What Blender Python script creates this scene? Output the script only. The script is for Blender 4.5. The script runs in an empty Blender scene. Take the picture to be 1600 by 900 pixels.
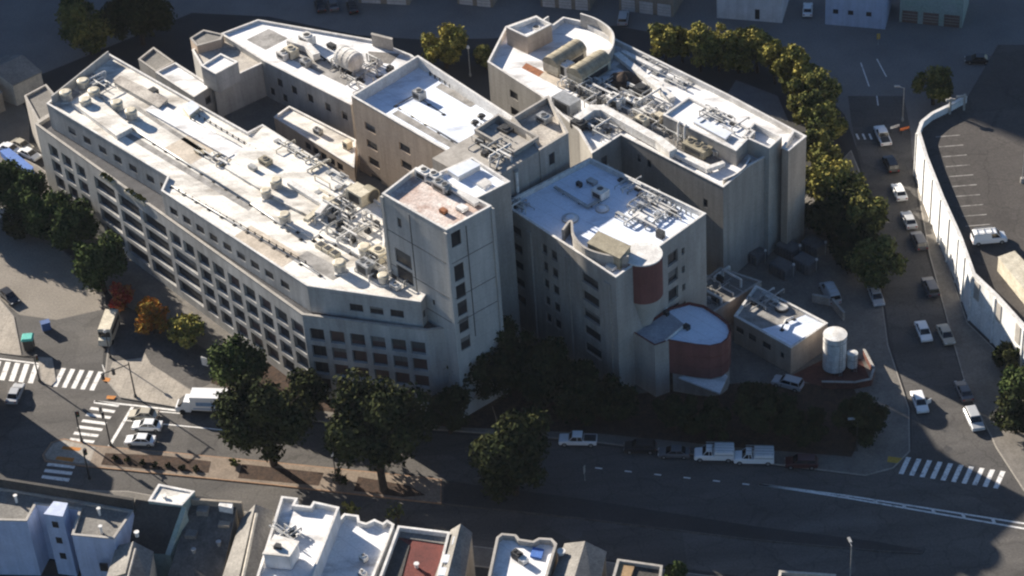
import bpy, math, random
import numpy as np
from mathutils import Vector
random.seed(7)
SC = bpy.context.scene
COL = SC.collection
RAD = math.radians

# ------------------------------------------------------------------ camera
FPX, TH, DIST = 3600.0, RAD(37.5), 370.0
ROLL = math.atan(350/4700.)
cf = Vector((0, math.cos(TH), -math.sin(TH))); cr = Vector((1, 0, 0)); cu = cr.cross(cf)
c_, s_ = math.cos(ROLL), math.sin(ROLL)
CR = cr*c_ - cu*s_; CU = cr*s_ + cu*c_; CC = -cf*DIST
cam = bpy.data.cameras.new('camera'); co = bpy.data.objects.new('camera', cam); COL.objects.link(co)
cam.sensor_width = 36.0; cam.lens = FPX*36/1600.; cam.clip_start = 1; cam.clip_end = 6000
from mathutils import Matrix
M = Matrix((( CR.x, CU.x, -cf.x, CC.x), (CR.y, CU.y, -cf.y, CC.y), (CR.z, CU.z, -cf.z, CC.z), (0, 0, 0, 1)))
co.matrix_world = M
SC.camera = co

def P(px, py, z=0.0):
    """surveyed point: where the sight line through the reference mark meets height z"""
    d = cf*FPX + CR*(px-800) - CU*(py-450)
    t = (z-CC.z)/d.z
    p = CC + d*t
    return (p.x, p.y)
def PL(pts, z=0.0): return [P(a, b, z) for a, b in pts]

# ------------------------------------------------------------------ light
SUN_DIR = RAD(-46.6)          # direction the shadows fall, in plan
ELEV = RAD(20.5)
w = bpy.data.worlds.new('World'); SC.world = w; w.use_nodes = True
nt = w.node_tree
sky = nt.nodes.new('ShaderNodeTexSky'); sky.sky_type = 'NISHITA'; sky.sun_disc = False
sky.sun_elevation = ELEV
az = SUN_DIR + math.pi         # where the sun is, counter-clockwise from +x
sky.sun_rotation = math.pi/2 - az
sky.air_density = 1.0; sky.dust_density = 0.6; sky.ozone_density = 5.0
bg = nt.nodes['Background']; bg.inputs[1].default_value = 0.05
nt.links.new(sky.outputs[0], bg.inputs[0])
sl = bpy.data.lights.new('sun', 'SUN'); sl.energy = 5.0; sl.angle = RAD(0.5); sl.color = (1.0, 0.91, 0.79)
so = bpy.data.objects.new('sun', sl); COL.objects.link(so)
sdir = Vector((math.cos(SUN_DIR)*math.cos(ELEV), math.sin(SUN_DIR)*math.cos(ELEV), -math.sin(ELEV)))
so.rotation_euler = sdir.to_track_quat('-Z', 'Y').to_euler(); so.location = (-150, 150, 150)
SC.view_settings.view_transform = 'Standard'; SC.view_settings.look = 'None'
SC.view_settings.exposure = 1.4; SC.view_settings.gamma = 1
SC.view_settings.use_curve_mapping = False
SC.render.engine = 'CYCLES'
SC.cycles.filter_width = 2.25
SC.cycles.max_bounces = 5

# ------------------------------------------------------------------ materials
def lin(c):
    return tuple(c)+(1,)
MATS = {}
def mat(name, col, rough=0.8, col2=None, scale=0.35, lo=0.35, hi=0.68, detail=6, fine=0.12, metal=0.0, stretch=None, spec=0.3):
    """two-tone weathered procedural paint"""
    if name in MATS: return MATS[name]
    m = bpy.data.materials.new(name); m.use_nodes = True; n = m.node_tree; L = n.links
    b = n.nodes['Principled BSDF']; b.inputs['Roughness'].default_value = rough; b.inputs['Metallic'].default_value = metal
    b.inputs['Specular IOR Level'].default_value = spec
    if col2 is None: col2 = tuple(x*0.78 for x in col)
    geo = n.nodes.new('ShaderNodeNewGeometry')
    mp = n.nodes.new('ShaderNodeMapping'); L.new(geo.outputs['Position'], mp.inputs[0])
    if stretch: mp.inputs['Rotation'].default_value = (0, 0, stretch[0]); mp.inputs['Scale'].default_value = stretch[1]
    t = n.nodes.new('ShaderNodeTexNoise'); t.inputs['Scale'].default_value = scale; t.inputs['Detail'].default_value = detail
    t.inputs['Roughness'].default_value = 0.62
    L.new(mp.outputs[0], t.inputs['Vector'])
    mr = n.nodes.new('ShaderNodeMapRange'); mr.inputs[1].default_value = lo; mr.inputs[2].default_value = hi
    L.new(t.outputs['Fac'], mr.inputs[0])
    mx = n.nodes.new('ShaderNodeMix'); mx.data_type = 'RGBA'
    mx.inputs[6].default_value = lin(col2); mx.inputs[7].default_value = lin(col)
    L.new(mr.outputs[0], mx.inputs[0])
    out = mx.outputs[2]
    if fine:
        t2 = n.nodes.new('ShaderNodeTexNoise'); t2.inputs['Scale'].default_value = 3.1; t2.inputs['Detail'].default_value = 4
        L.new(geo.outputs['Position'], t2.inputs['Vector'])
        mr2 = n.nodes.new('ShaderNodeMapRange'); mr2.inputs[1].default_value = 0.3; mr2.inputs[2].default_value = 0.7
        mr2.inputs[3].default_value = 1-fine*1.6; mr2.inputs[4].default_value = 1+fine
        L.new(t2.outputs['Fac'], mr2.inputs[0])
        mu = n.nodes.new('ShaderNodeVectorMath'); mu.operation = 'MULTIPLY'
        L.new(out, mu.inputs[0]); L.new(mr2.outputs[0], mu.inputs[1]); out = mu.outputs[0]
    L.new(out, b.inputs['Base Color'])
    MATS[name] = m
    return m
A1 = RAD(-48.5)   # long direction of the hospital
def add_seams(m, period, dark=0.72, width=0.05, ang=A1, axis=1):
    """membrane seams / panel joints running across a material"""
    n = m.node_tree; L = n.links; b = n.nodes['Principled BSDF']
    src = b.inputs['Base Color'].links[0].from_socket
    geo = n.nodes.new('ShaderNodeNewGeometry')
    mp = n.nodes.new('ShaderNodeMapping'); mp.inputs['Rotation'].default_value = (0, 0, -ang)
    L.new(geo.outputs['Position'], mp.inputs[0])
    sp = n.nodes.new('ShaderNodeSeparateXYZ'); L.new(mp.outputs[0], sp.inputs[0])
    d = n.nodes.new('ShaderNodeMath'); d.operation = 'DIVIDE'; L.new(sp.outputs[axis], d.inputs[0]); d.inputs[1].default_value = period
    fr = n.nodes.new('ShaderNodeMath'); fr.operation = 'FRACT'; L.new(d.outputs[0], fr.inputs[0])
    lt = n.nodes.new('ShaderNodeMath'); lt.operation = 'LESS_THAN'; L.new(fr.outputs[0], lt.inputs[0]); lt.inputs[1].default_value = width
    mr = n.nodes.new('ShaderNodeMapRange'); L.new(lt.outputs[0], mr.inputs[0]); mr.inputs[3].default_value = 1; mr.inputs[4].default_value = dark
    mu = n.nodes.new('ShaderNodeVectorMath'); mu.operation = 'MULTIPLY'
    L.new(src, mu.inputs[0]); L.new(mr.outputs[0], mu.inputs[1]); L.new(mu.outputs[0], b.inputs['Base Color'])
    return m

def add_streaks(m, lo=.92):
    n = m.node_tree; L = n.links; b = n.nodes['Principled BSDF']; src = b.inputs['Base Color'].links[0].from_socket
    geo = n.nodes.new('ShaderNodeNewGeometry'); mp = n.nodes.new('ShaderNodeMapping'); L.new(geo.outputs['Position'], mp.inputs[0]); mp.inputs['Scale'].default_value = (1.3, 1.3, .07)
    t = n.nodes.new('ShaderNodeTexNoise'); t.inputs['Scale'].default_value = 1; t.inputs['Detail'].default_value = 5; L.new(mp.outputs[0], t.inputs['Vector'])
    mr = n.nodes.new('ShaderNodeMapRange'); mr.inputs[1].default_value = .32; mr.inputs[2].default_value = .6; mr.inputs[3].default_value = lo; mr.inputs[4].default_value = 1.06; L.new(t.outputs['Fac'], mr.inputs[0])
    mu = n.nodes.new('ShaderNodeVectorMath'); mu.operation = 'MULTIPLY'; L.new(src, mu.inputs[0]); L.new(mr.outputs[0], mu.inputs[1]); L.new(mu.outputs[0], b.inputs['Base Color'])
    return m
def add_cracks(m, scale=.07, amp=.14, crack=.72, w_=.012):
    """repair patches and sealed cracks of an old road"""
    n = m.node_tree; L = n.links; b = n.nodes['Principled BSDF']; src = b.inputs['Base Color'].links[0].from_socket
    geo = n.nodes.new('ShaderNodeNewGeometry')
    v = n.nodes.new('ShaderNodeTexVoronoi'); v.inputs['Scale'].default_value = scale; v.distance = 'CHEBYCHEV'; L.new(geo.outputs['Position'], v.inputs['Vector'])
    sp = n.nodes.new('ShaderNodeSeparateColor'); L.new(v.outputs['Color'], sp.inputs[0])
    mr = n.nodes.new('ShaderNodeMapRange'); L.new(sp.outputs[0], mr.inputs[0]); mr.inputs[3].default_value = 1-amp; mr.inputs[4].default_value = 1+amp
    t = n.nodes.new('ShaderNodeTexNoise'); t.inputs['Scale'].default_value = .5; t.inputs['Detail'].default_value = 4; L.new(geo.outputs['Position'], t.inputs['Vector'])
    ad = n.nodes.new('ShaderNodeVectorMath'); ad.operation = 'MULTIPLY_ADD'; L.new(t.outputs['Color'], ad.inputs[0]); ad.inputs[1].default_value = (3, 3, 0); L.new(geo.outputs['Position'], ad.inputs[2])
    v2 = n.nodes.new('ShaderNodeTexVoronoi'); v2.feature = 'DISTANCE_TO_EDGE'; v2.inputs['Scale'].default_value = scale*2.2; L.new(ad.outputs[0], v2.inputs['Vector'])
    lt = n.nodes.new('ShaderNodeMapRange'); L.new(v2.outputs['Distance'], lt.inputs[0]); lt.inputs[1].default_value = 0; lt.inputs[2].default_value = w_*2; lt.inputs[3].default_value = crack; lt.inputs[4].default_value = 1
    m1 = n.nodes.new('ShaderNodeMath'); m1.operation = 'MULTIPLY'; L.new(mr.outputs[0], m1.inputs[0]); L.new(lt.outputs[0], m1.inputs[1])
    mu = n.nodes.new('ShaderNodeVectorMath'); mu.operation = 'MULTIPLY'; L.new(src, mu.inputs[0]); L.new(m1.outputs[0], mu.inputs[1]); L.new(mu.outputs[0], b.inputs['Base Color'])
    return m
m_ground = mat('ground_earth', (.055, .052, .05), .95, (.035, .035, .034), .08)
m_asph = mat('asphalt', (.112, .103, .093), .92, (.072, .067, .062), .13, fine=.16, stretch=(RAD(12), (.35, 2.2, 1)))
m_asph2 = mat('asphalt_side', (.105, .098, .090), .92, (.068, .064, .060), .11, fine=.16, stretch=(RAD(-85), (.35, 2.0, 1)))
m_conc = mat('concrete', (.40, .355, .295), .9, (.28, .25, .21), .25, fine=.14)
add_seams(m_conc, 1.6, .8, .06, RAD(-12), 0)
m_concd = mat('old_concrete', (.20, .18, .155), .9, (.13, .12, .105), .25, fine=.14)
m_kerb = mat('kerb', (.34, .31, .27), .9)
m_brickmed = mat('median_paving', (.26, .205, .155), .9, (.18, .142, .108), .4, fine=.15)
m_redkerb = mat('clay_kerb', (.36, .225, .135), .9, (.27, .165, .10), .6)
m_soil = mat('soil', (.075, .045, .03), 1, (.04, .026, .018), .9, fine=.3)
m_paint = mat('road_paint', (.74, .72, .68), .7, (.22, .21, .2), .9, lo=.30, hi=.44, fine=.15)
m_paintf = mat('faded_paint', (.36, .34, .31), .8, (.13, .12, .11), .9, lo=.35, hi=.55)
m_tact = mat('tactile', (.52, .20, .04), .8)
m_ytact = mat('tactile_yellow', (.50, .32, .05), .8)
m_roof = mat('white_roof', (.78, .775, .77), .75, (.30, .285, .27), .17, lo=.30, hi=.50, fine=.08, stretch=(-A1, (.55, 1.7, 1)))
add_seams(m_roof, 2.2, .86, .05)
m_roofc = mat('cream_roof', (.74, .71, .65), .78, (.30, .27, .23), .19, lo=.31, hi=.53, fine=.10, stretch=(-A1, (.55, 1.7, 1)))
add_seams(m_roofc, 2.0, .84, .06)
m_roofb = mat('shade_blue_roof', (.72, .78, .88), .75, (.42, .45, .52), .19, lo=.27, hi=.47, fine=.06, stretch=(-A1, (.6, 1.5, 1)))  # white roofing with the blue of shade mixed into its colour
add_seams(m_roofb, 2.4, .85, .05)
m_roofg = mat('gravel_roof', (.50, .46, .40), .9, (.28, .25, .22), .3, lo=.35, hi=.6, fine=.2)
m_rooft = mat('stained_roof', (.66, .59, .54), .85, (.44, .33, .28), .42, lo=.38, hi=.6, fine=.2)
m_roofd = mat('dark_roof', (.085, .078, .07), .9, (.05, .047, .043), .3, fine=.2)
m_roofs = mat('grey_roof', (.25, .235, .21), .9, (.16, .15, .135), .3, fine=.18)
m_maroon = mat('maroon_roof', (.17, .045, .035), .85, (.11, .032, .027), .5, fine=.2)
m_wing = mat('pale_facade', (.46, .45, .425), .85, (.30, .293, .275), .4, fine=.06, stretch=(0, (1, 1, .25)))
m_tower = mat('tower_facade', (.48, .47, .44), .85, (.37, .36, .335), .4, fine=.06, stretch=(0, (1, 1, .2)))
m_tan = mat('tan_facade', (.48, .385, .30), .85, (.36, .285, .22), .25, fine=.07, stretch=(0, (1, 1, .25)))
m_c = mat('grey_facade', (.40, .372, .335), .85, (.29, .27, .24), .4, fine=.07, stretch=(0, (1, 1, .25)))
m_east = mat('east_facade', (.36, .34, .305), .85, (.255, .24, .215), .35, fine=.07, stretch=(0, (1, 1, .2)))
m_eastp = mat('east_pale_facade', (.42, .41, .37), .85, (.33, .32, .285), .2, fine=.07)
m_red = mat('red_panel', (.185, .072, .062), .8, (.145, .058, .05), .4, fine=.06)
m_cap = mat('white_coping', (.74, .72, .68), .6, (.52, .5, .47), .5)
m_capg = mat('grey_coping', (.42, .39, .35), .7, (.3, .28, .25), .5)
m_steel = mat('galvanised', (.46, .46, .45), .45, (.30, .30, .29), 1.2, metal=.4)
m_white = mat('white_metal', (.78, .77, .74), .5, (.58, .55, .5), .9)
m_creamm = mat('cream_metal', (.66, .60, .47), .6, (.45, .4, .3), .9)
m_tanm = mat('tan_metal', (.36, .32, .23), .65, (.24, .21, .15), .8)
m_darkm = mat('dark_metal', (.05, .05, .05), .5, (.03, .03, .03), 1)
m_brownm = mat('brown_cover', (.075, .05, .035), .9, (.045, .03, .022), 1, fine=.3)
m_rust = mat('rust', (.35, .14, .06), .9, (.2, .08, .04), 1.2)
m_glass = mat('window_glass', (.026, .026, .030), .3, (.040, .038, .038), .5, fine=0, spec=.3)
m_glass2 = mat('window_blind', (.11, .10, .09), .35, (.05, .047, .045), .35, fine=0, spec=.5)
m_glass3 = mat('window_pinkish', (.12, .075, .068), .35, (.085, .055, .05), .5, fine=0, spec=.5)
m_mull = mat('window_frame', (.10, .095, .09), .6)
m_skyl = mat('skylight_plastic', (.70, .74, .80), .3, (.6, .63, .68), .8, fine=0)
m_bark = mat('bark', (.06, .045, .033), 1, (.035, .026, .02), 1.5, fine=.3)
m_house_w = mat('white_stucco', (.66, .66, .67), .85, (.55, .55, .55), .4, fine=.05)
m_house_v = mat('shade_blue_stucco', (.52, .57, .70), .85, (.44, .49, .62), .4, fine=.05)  # white walls; the bluish cast of their shade is in the colour
m_house_b = mat('blue_siding', (.40, .47, .60), .8, (.35, .41, .53), .4, fine=.05)
m_house_g = mat('green_siding', (.36, .40, .37), .8, (.30, .38, .32), .4)
m_house_c = mat('cream_stucco', (.52, .48, .40), .85, (.42, .38, .32), .4)
m_house_t = mat('tan_stucco', (.33, .28, .22), .85, (.26, .22, .17), .4)
m_garage = mat('white_door', (.62, .60, .58), .6, (.52, .5, .48), .6)
m_brdoor = mat('brown_door', (.20, .13, .10), .6)
m_wallw = mat('white_wall', (.80, .80, .78), .7, (.66, .65, .62), .3)
m_deck = mat('deck_asphalt', (.082, .073, .065), .9, (.062, .055, .05), .12, fine=.15)
m_tyre = mat('tyre', (.015, .015, .015), .9, fine=0)
m_rim = mat('rim', (.35, .35, .35), .4, fine=0, metal=.6)
m_carglass = mat('car_glass', (.012, .014, .017), .08, fine=0, spec=.7)
def paint(name, c): return mat(name, c, .3, tuple(x*.92 for x in c), .8, fine=0, spec=.6)
pw = paint('car_white', (.78, .78, .77)); ps = paint('car_silver', (.42, .43, .44)); pb = paint('car_black', (.012, .012, .014))
pg = paint('car_grey', (.12, .12, .125)); pbl = paint('car_blue', (.03, .07, .20)); pr = paint('car_red', (.06, .014, .014)); pbe = paint('car_beige', (.42, .38, .30))
m_head = mat('headlight', (.75, .75, .72), .2, fine=0); m_tail = mat('tail_light', (.30, .012, .012), .3, fine=0)
m_green = mat('turquoise_cover', (.10, .50, .42), .6); m_bluebox = mat('blue_box', (.06, .12, .30), .6); m_bluetarp = mat('blue_tarp', (.07, .17, .48), .6)
m_orange = mat('orange_paint', (.6, .16, .04), .6)
m_brick = mat('brick_ground', (.14, .055, .04), .95, (.09, .038, .03), .5, fine=.2)
m_trf = mat('transformer_grey', (.15, .15, .15), .7, (.10, .10, .10), .6)
for x_ in (m_wing, m_tower, m_c, m_east, m_tan): add_streaks(x_); add_seams(x_, 3.3, .86, .025, A1, 2)
for x_ in (m_tower, m_east): add_seams(x_, 4.1, .90, .02, A1, 0)
for x_ in (m_house_w, m_house_v, m_house_b, m_house_c, m_wallw, m_white, m_red): add_streaks(x_, .9)
add_cracks(m_asph); add_cracks(m_asph2, .09); add_cracks(m_deck, .06, .12)
m_sign = mat('dark_sign', (.06, .05, .05), .6)
def leafmat(name, c):
    m = mat(name, c, 1.0, tuple(x*.7 for x in c), .9, fine=.2, spec=.02)
    m.node_tree.nodes['Principled BSDF'].inputs['Subsurface Weight'].default_value = 0
    return m
LF = {
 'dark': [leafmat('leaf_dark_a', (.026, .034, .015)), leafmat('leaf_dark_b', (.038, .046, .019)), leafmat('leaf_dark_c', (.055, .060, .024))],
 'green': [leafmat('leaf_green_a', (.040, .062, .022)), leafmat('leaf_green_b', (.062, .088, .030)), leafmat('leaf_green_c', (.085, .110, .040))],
 'olive': [leafmat('leaf_olive_a', (.07, .085, .03)), leafmat('leaf_olive_b', (.14, .145, .045)), leafmat('leaf_olive_c', (.22, .205, .065))],
 'gold': [leafmat('leaf_gold_a', (.12, .13, .04)), leafmat('leaf_gold_b', (.27, .25, .07)), leafmat('leaf_gold_c', (.40, .34, .09))],
 'orange': [leafmat('leaf_orange_a', (.20, .15, .035)), leafmat('leaf_orange_b', (.38, .22, .045)), leafmat('leaf_orange_c', (.42, .16, .035))],
 'red': [leafmat('leaf_red_a', (.32, .05, .035)), leafmat('leaf_red_b', (.48, .08, .05)), leafmat('leaf_red_c', (.42, .17, .05))],
}

# ------------------------------------------------------------------ mesh helpers
class MB:
    def __init__(s): s.v = []; s.f = []; s.mi = []
    def face(s, pts, mi=0):
        i = len(s.v); s.v += [tuple(p) for p in pts]; s.f.append(tuple(range(i, i+len(pts)))); s.mi.append(mi)
    def box(s, cx, cy, z0, sx, sy, h, a=0.0, mi=0, top=1.0):
        ca, sa = math.cos(a), math.sin(a)
        def q(x, y, z): return (cx+x*ca-y*sa, cy+x*sa+y*ca, z)
        x, y = sx/2, sy/2
        b = [q(-x, -y, z0), q(x, -y, z0), q(x, y, z0), q(-x, y, z0)]
        t = [q(-x*top, -y*top, z0+h), q(x*top, -y*top, z0+h), q(x*top, y*top, z0+h), q(-x*top, y*top, z0+h)]
        s._hull(b, t, mi)
    def _hull(s, b, t, mi=0):
        i = len(s.v); n = len(b); s.v += b+t
        s.f.append(tuple(range(i+n-1, i-1, -1))); s.f.append(tuple(range(i+n, i+2*n)))
        for k in range(n): s.f.append((i+k, i+(k+1) % n, i+n+(k+1) % n, i+n+k))
        s.mi += [mi]*(n+2)
    def prism(s, poly, z0, z1, mi=0):
        poly = ccw(poly)
        s._hull([(x, y, z0) for x, y in poly], [(x, y, z1) for x, y in poly], mi)
    def cyl(s, cx, cy, z0, r, h, n=16, mi=0, r2=None):
        r2 = r if r2 is None else r2
        b = [(cx+r*math.cos(2*math.pi*k/n), cy+r*math.sin(2*math.pi*k/n), z0) for k in range(n)]
        t = [(cx+r2*math.cos(2*math.pi*k/n), cy+r2*math.sin(2*math.pi*k/n), z0+h) for k in range(n)]
        s._hull(b, t, mi)
    def tube(s, p0, p1, r, n=8, mi=0, r2=None):
        r2 = r if r2 is None else r2
        p0, p1 = Vector(p0), Vector(p1); d = (p1-p0)
        if d.length < 1e-6: return
        d.normalize(); u = d.orthogonal().normalized(); v = d.cross(u)
        a = [tuple(p0+(u*math.cos(2*math.pi*k/n)+v*math.sin(2*math.pi*k/n))*r) for k in range(n)]
        b = [tuple(p1+(u*math.cos(2*math.pi*k/n)+v*math.sin(2*math.pi*k/n))*r2) for k in range(n)]
        s._hull(a, b, mi)
    def path(s, pts, r, n=8, mi=0):
        for a, b in zip(pts[:-1], pts[1:]): s.tube(a, b, r, n, mi)
    def build(s, name, mats, parent=None, smooth=False, loc=None):
        if not isinstance(mats, (list, tuple)): mats = [mats]
        me = bpy.data.meshes.new(name)
        off = Vector((0, 0, 0))
        if parent is not None: off = wloc(parent)
        if loc is not None: off = Vector(loc)
        me.from_pydata([(x-off.x, y-off.y, z-off.z) for x, y, z in s.v], [], s.f)
        for m in mats: me.materials.append(m)
        me.polygons.foreach_set('material_index', s.mi)
        if smooth: me.polygons.foreach_set('use_smooth', [True]*len(s.f))
        me.update()
        o = bpy.data.objects.new(name, me); COL.objects.link(o)
        if parent is not None: o.parent = parent
        elif loc is not None: o.location = off
        return o
WL = {}
def wloc(o):
    while o is not None:
        if o.name in WL: return Vector(WL[o.name])
        o = o.parent
    return Vector((0, 0, 0))
def ccw(p):
    a = sum(p[i][0]*p[(i+1) % len(p)][1]-p[(i+1) % len(p)][0]*p[i][1] for i in range(len(p)))
    return list(p) if a > 0 else list(p)[::-1]
def inset(poly, d):
    n = len(poly); out = []
    for i in range(n):
        a, b, c = Vector(poly[i-1]), Vector(poly[i]), Vector(poly[(i+1) % n])
        e1 = (b-a).normalized(); e2 = (c-b).normalized()
        n1 = Vector((-e1.y, e1.x)); n2 = Vector((-e2.y, e2.x))
        m = n1+n2
        k = d*2/max(m.dot(m), .35)
        out.append((b.x+m.x*k, b.y+m.y*k))
    return out
def tag(o, label=None, cat=None, group=None, kind=None):
    if label: o['label'] = label
    if cat: o['category'] = cat
    if group: o['group'] = group
    if kind: o['kind'] = kind
    return o
def thing(name, label, cat, loc, group=None, rz=0):
    o = bpy.data.objects.new(name, None); COL.objects.link(o); o.empty_display_size = .3
    o.location = loc; o.rotation_euler = (0, 0, rz); WL[o.name] = tuple(loc)
    return tag(o, label, cat, group)
def cen(poly): return (sum(p[0] for p in poly)/len(poly), sum(p[1] for p in poly)/len(poly))
def sheet(name, poly, z, m, kind='structure', label=None):
    mb = MB(); mb.face([(x, y, z) for x, y in ccw(poly)]); o = mb.build(name, m)
    return tag(o, kind=kind)
def slab(name, poly, z0, z1, mats):
    """kerbed slab: material 0 on top, 1 on its sides"""
    poly = ccw(poly); mb = MB(); n = len(poly)
    mb.face([(x, y, z1) for x, y in poly], 0)
    for i in range(n):
        a, b = poly[i], poly[(i+1) % n]
        mb.face([(a[0], a[1], z0), (b[0], b[1], z0), (b[0], b[1], z1), (a[0], a[1], z1)], 1)
    inn = inset(poly, .18)
    for i in range(n):
        a, b, c, d = poly[i], poly[(i+1) % n], inn[(i+1) % n], inn[i]
        mb.face([(a[0], a[1], z1+.005), (b[0], b[1], z1+.005), (c[0], c[1], z1+.005), (d[0], d[1], z1+.005)], 1)
    return tag(mb.build(name, mats), kind='structure')

def wall_edge(mb, a, b, z0, z1, rects, depth=.25, mi=0, mir=0):
    """one wall plane with real recessed openings"""
    a, b = Vector(a), Vector(b); L = (b-a).length; e = (b-a)/L; nrm = Vector((e.y, -e.x))
    rects = [r for r in rects if r[0] > .02 and r[1] < L-.02 and r[2] > z0+.02 and r[3] < z1-.02]
    us = sorted({0.0, L} | {r[0] for r in rects} | {r[1] for r in rects})
    vs = sorted({z0, z1} | {r[2] for r in rects} | {r[3] for r in rects})
    def q(u, v, d=0): p = a+e*u-nrm*d; return (p.x, p.y, v)
    for i in range(len(us)-1):
        um = (us[i]+us[i+1])/2
        col = [r for r in rects if r[0] < um < r[1]]
        run = None
        for j in range(len(vs)-1):
            vm = (vs[j]+vs[j+1])/2
            hole = any(r[2] < vm < r[3] for r in col)
            if not hole:
                if run is None: run = vs[j]
            if hole or j == len(vs)-2:
                end = vs[j] if hole else vs[j+1]
                if run is not None:
                    mb.face([q(us[i], run), q(us[i+1], run), q(us[i+1], end), q(us[i], end)], mi)
                run = None
    for r in rects:
        u0, u1, v0, v1 = r[:4]
        mb.face([q(u0, v0), q(u1, v0), q(u1, v0, depth), q(u0, v0, depth)], mir)
        mb.face([q(u0, v1, depth), q(u1, v1, depth), q(u1, v1), q(u0, v1)], mir)
        mb.face([q(u0, v0), q(u0, v0, depth), q(u0, v1, depth), q(u0, v1)], mir)
        mb.face([q(u1, v0, depth), q(u1, v0), q(u1, v1), q(u1, v1, depth)], mir)
    return rects, q
def window_obj(root, q, r, depth, glass, nmull=1, name='window', hbar=False):
    u0, u1, v0, v1 = r[:4]; mb = MB(); d = depth-.02
    mb.face([q(u0, v0, d), q(u1, v0, d), q(u1, v1, d), q(u0, v1, d)], 0)
    t = .055
    def bar(a0, a1, b0, b1):
        dd = d-.05
        mb.face([q(a0, b0, dd), q(a1, b0, dd), q(a1, b1, dd), q(a0, b1, dd)], 1)
        mb.face([q(a0, b0, dd), q(a0, b0, d), q(a1, b0, d), q(a1, b0, dd)], 1)
        mb.face([q(a0, b1, dd), q(a1, b1, dd), q(a1, b1, d), q(a0, b1, d)], 1)
    bar(u0, u0+t, v0, v1); bar(u1-t, u1, v0, v1); bar(u0+t, u1-t, v0, v0+t); bar(u0+t, u1-t, v1-t, v1)
    for k in range(1, nmull+1):
        x = u0+(u1-u0)*k/(nmull+1); bar(x-t/2, x+t/2, v0+t, v1-t)
    if hbar:
        y = v0+(v1-v0)*.55; bar(u0+t, u1-t, y-t/2, y+t/2)
    if v1-v0 > 1.2 and random.random() < .5:
        f = random.uniform(.25, .75); dd = d-.012
        mb.face([q(u0+t, v1-(v1-v0)*f, dd), q(u1-t, v1-(v1-v0)*f, dd), q(u1-t, v1-t, dd), q(u0+t, v1-t, dd)], 2)
    return mb.build(name, [glass, m_mull, random.choice(BL)], root)
BL = [mat('blind_pale', (.22, .21, .195), .8, fine=0), mat('blind_grey', (.11, .108, .105), .8, fine=0), mat('blind_dark', (.06, .058, .055), .8, fine=0), m_glass2]
GL = [m_glass, m_glass2, m_glass3]
def add_block(root, poly, zb, zt, par, wm, rm, cm, wins=None, pt=.32, pre='', depth=.22, glass=None, floor=True, cap_t=.09, mullions=1, hbar=False, wname='window'):
    """walls + roof + parapet with coping, as parts of root"""
    poly = ccw(poly); n = len(poly); mb = MB()
    zr = zt-par
    todo = []
    for i in range(n):
        a, b = poly[i], poly[(i+1) % n]
        rects = (wins or {}).get(i, [])
        if callable(rects): rects = rects((Vector(b)-Vector(a)).length)
        rr, q = wall_edge(mb, a, b, zb, zt, rects, depth)
        for r in rr: todo.append((q, r))
    mb.build(pre+'wall', wm, root)
    for q, r in todo:
        gm = r[4] if len(r) > 4 else (glass or random.choice(GL))
        window_obj(root, q, r, depth, gm, r[5] if len(r) > 5 else mullions, wname, hbar)
    inn = inset(poly, pt)
    rb = MB(); rb.face([(x, y, zr) for x, y in inn]); rb.build(pre+'roof', rm, root)
    pb_ = MB(); ov = inset(poly, -.05)
    for i in range(n):
        j = (i+1) % n
        a, b, c, d = inn[i], inn[j], ov[j], ov[i]
        pb_.face([(b[0], b[1], zr), (a[0], a[1], zr), (a[0], a[1], zt), (b[0], b[1], zt)], 0)
        z2 = zt+cap_t
        pb_.face([(d[0], d[1], z2), (c[0], c[1], z2), (b[0], b[1], z2), (a[0], a[1], z2)], 0)
        pb_.face([(d[0], d[1], zt-.05), (c[0], c[1], zt-.05), (c[0], c[1], z2), (d[0], d[1], z2)], 0)
        pb_.face([(b[0], b[1], zt), (a[0], a[1], zt), (a[0], a[1], z2), (b[0], b[1], z2)], 0)
    pb_.build(pre+'parapet', cm, root)
    return poly
def near_edges(poly):
    """index of each ccw edge by its middle, to aim windows at the faces one sees"""
    return [(i, ((poly[i][0]+poly[(i+1) % len(poly)][0])/2, (poly[i][1]+poly[(i+1) % len(poly)][1])/2)) for i in range(len(poly))]
def edge_idx(poly, p, q):
    """index in the ccw version of the edge joining points number p and q of the given list"""
    c = ccw(poly); P0, P1 = poly[p], poly[q]
    for i in range(len(c)):
        if {c[i], c[(i+1) % len(c)]} == {P0, P1}: return i
    raise ValueError
def grid(us, w, zs, h, glass=None, mull=1):
    return lambda L: [(u*L-w/2, u*L+w/2, z, z+h) + ((glass, mull) if glass else ()) for u in us for z in zs]
def bld(name, label, cat, pts, zt, par, wm, rm, cm, wins=None, zb=0, group=None, **kw):
    poly = PL(pts, zt) if not kw.pop('world', False) else pts
    c = cen(poly)
    root = thing(name, label, cat, (c[0], c[1], zb), group)
    W = {}
    for (p, q), r in (wins or {}).items(): W[edge_idx(poly, p, q)] = r
    add_block(root, poly, zb, zt, par, wm, rm, cm, W, **kw)
    return root, poly

# ------------------------------------------------------------------ ground
def big(name, z, m, r=3000):
    return sheet(name, [(-r, -r), (r, -r), (r, r), (-r, r)], z, m)
big('ground', -.012, m_ground)
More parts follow.
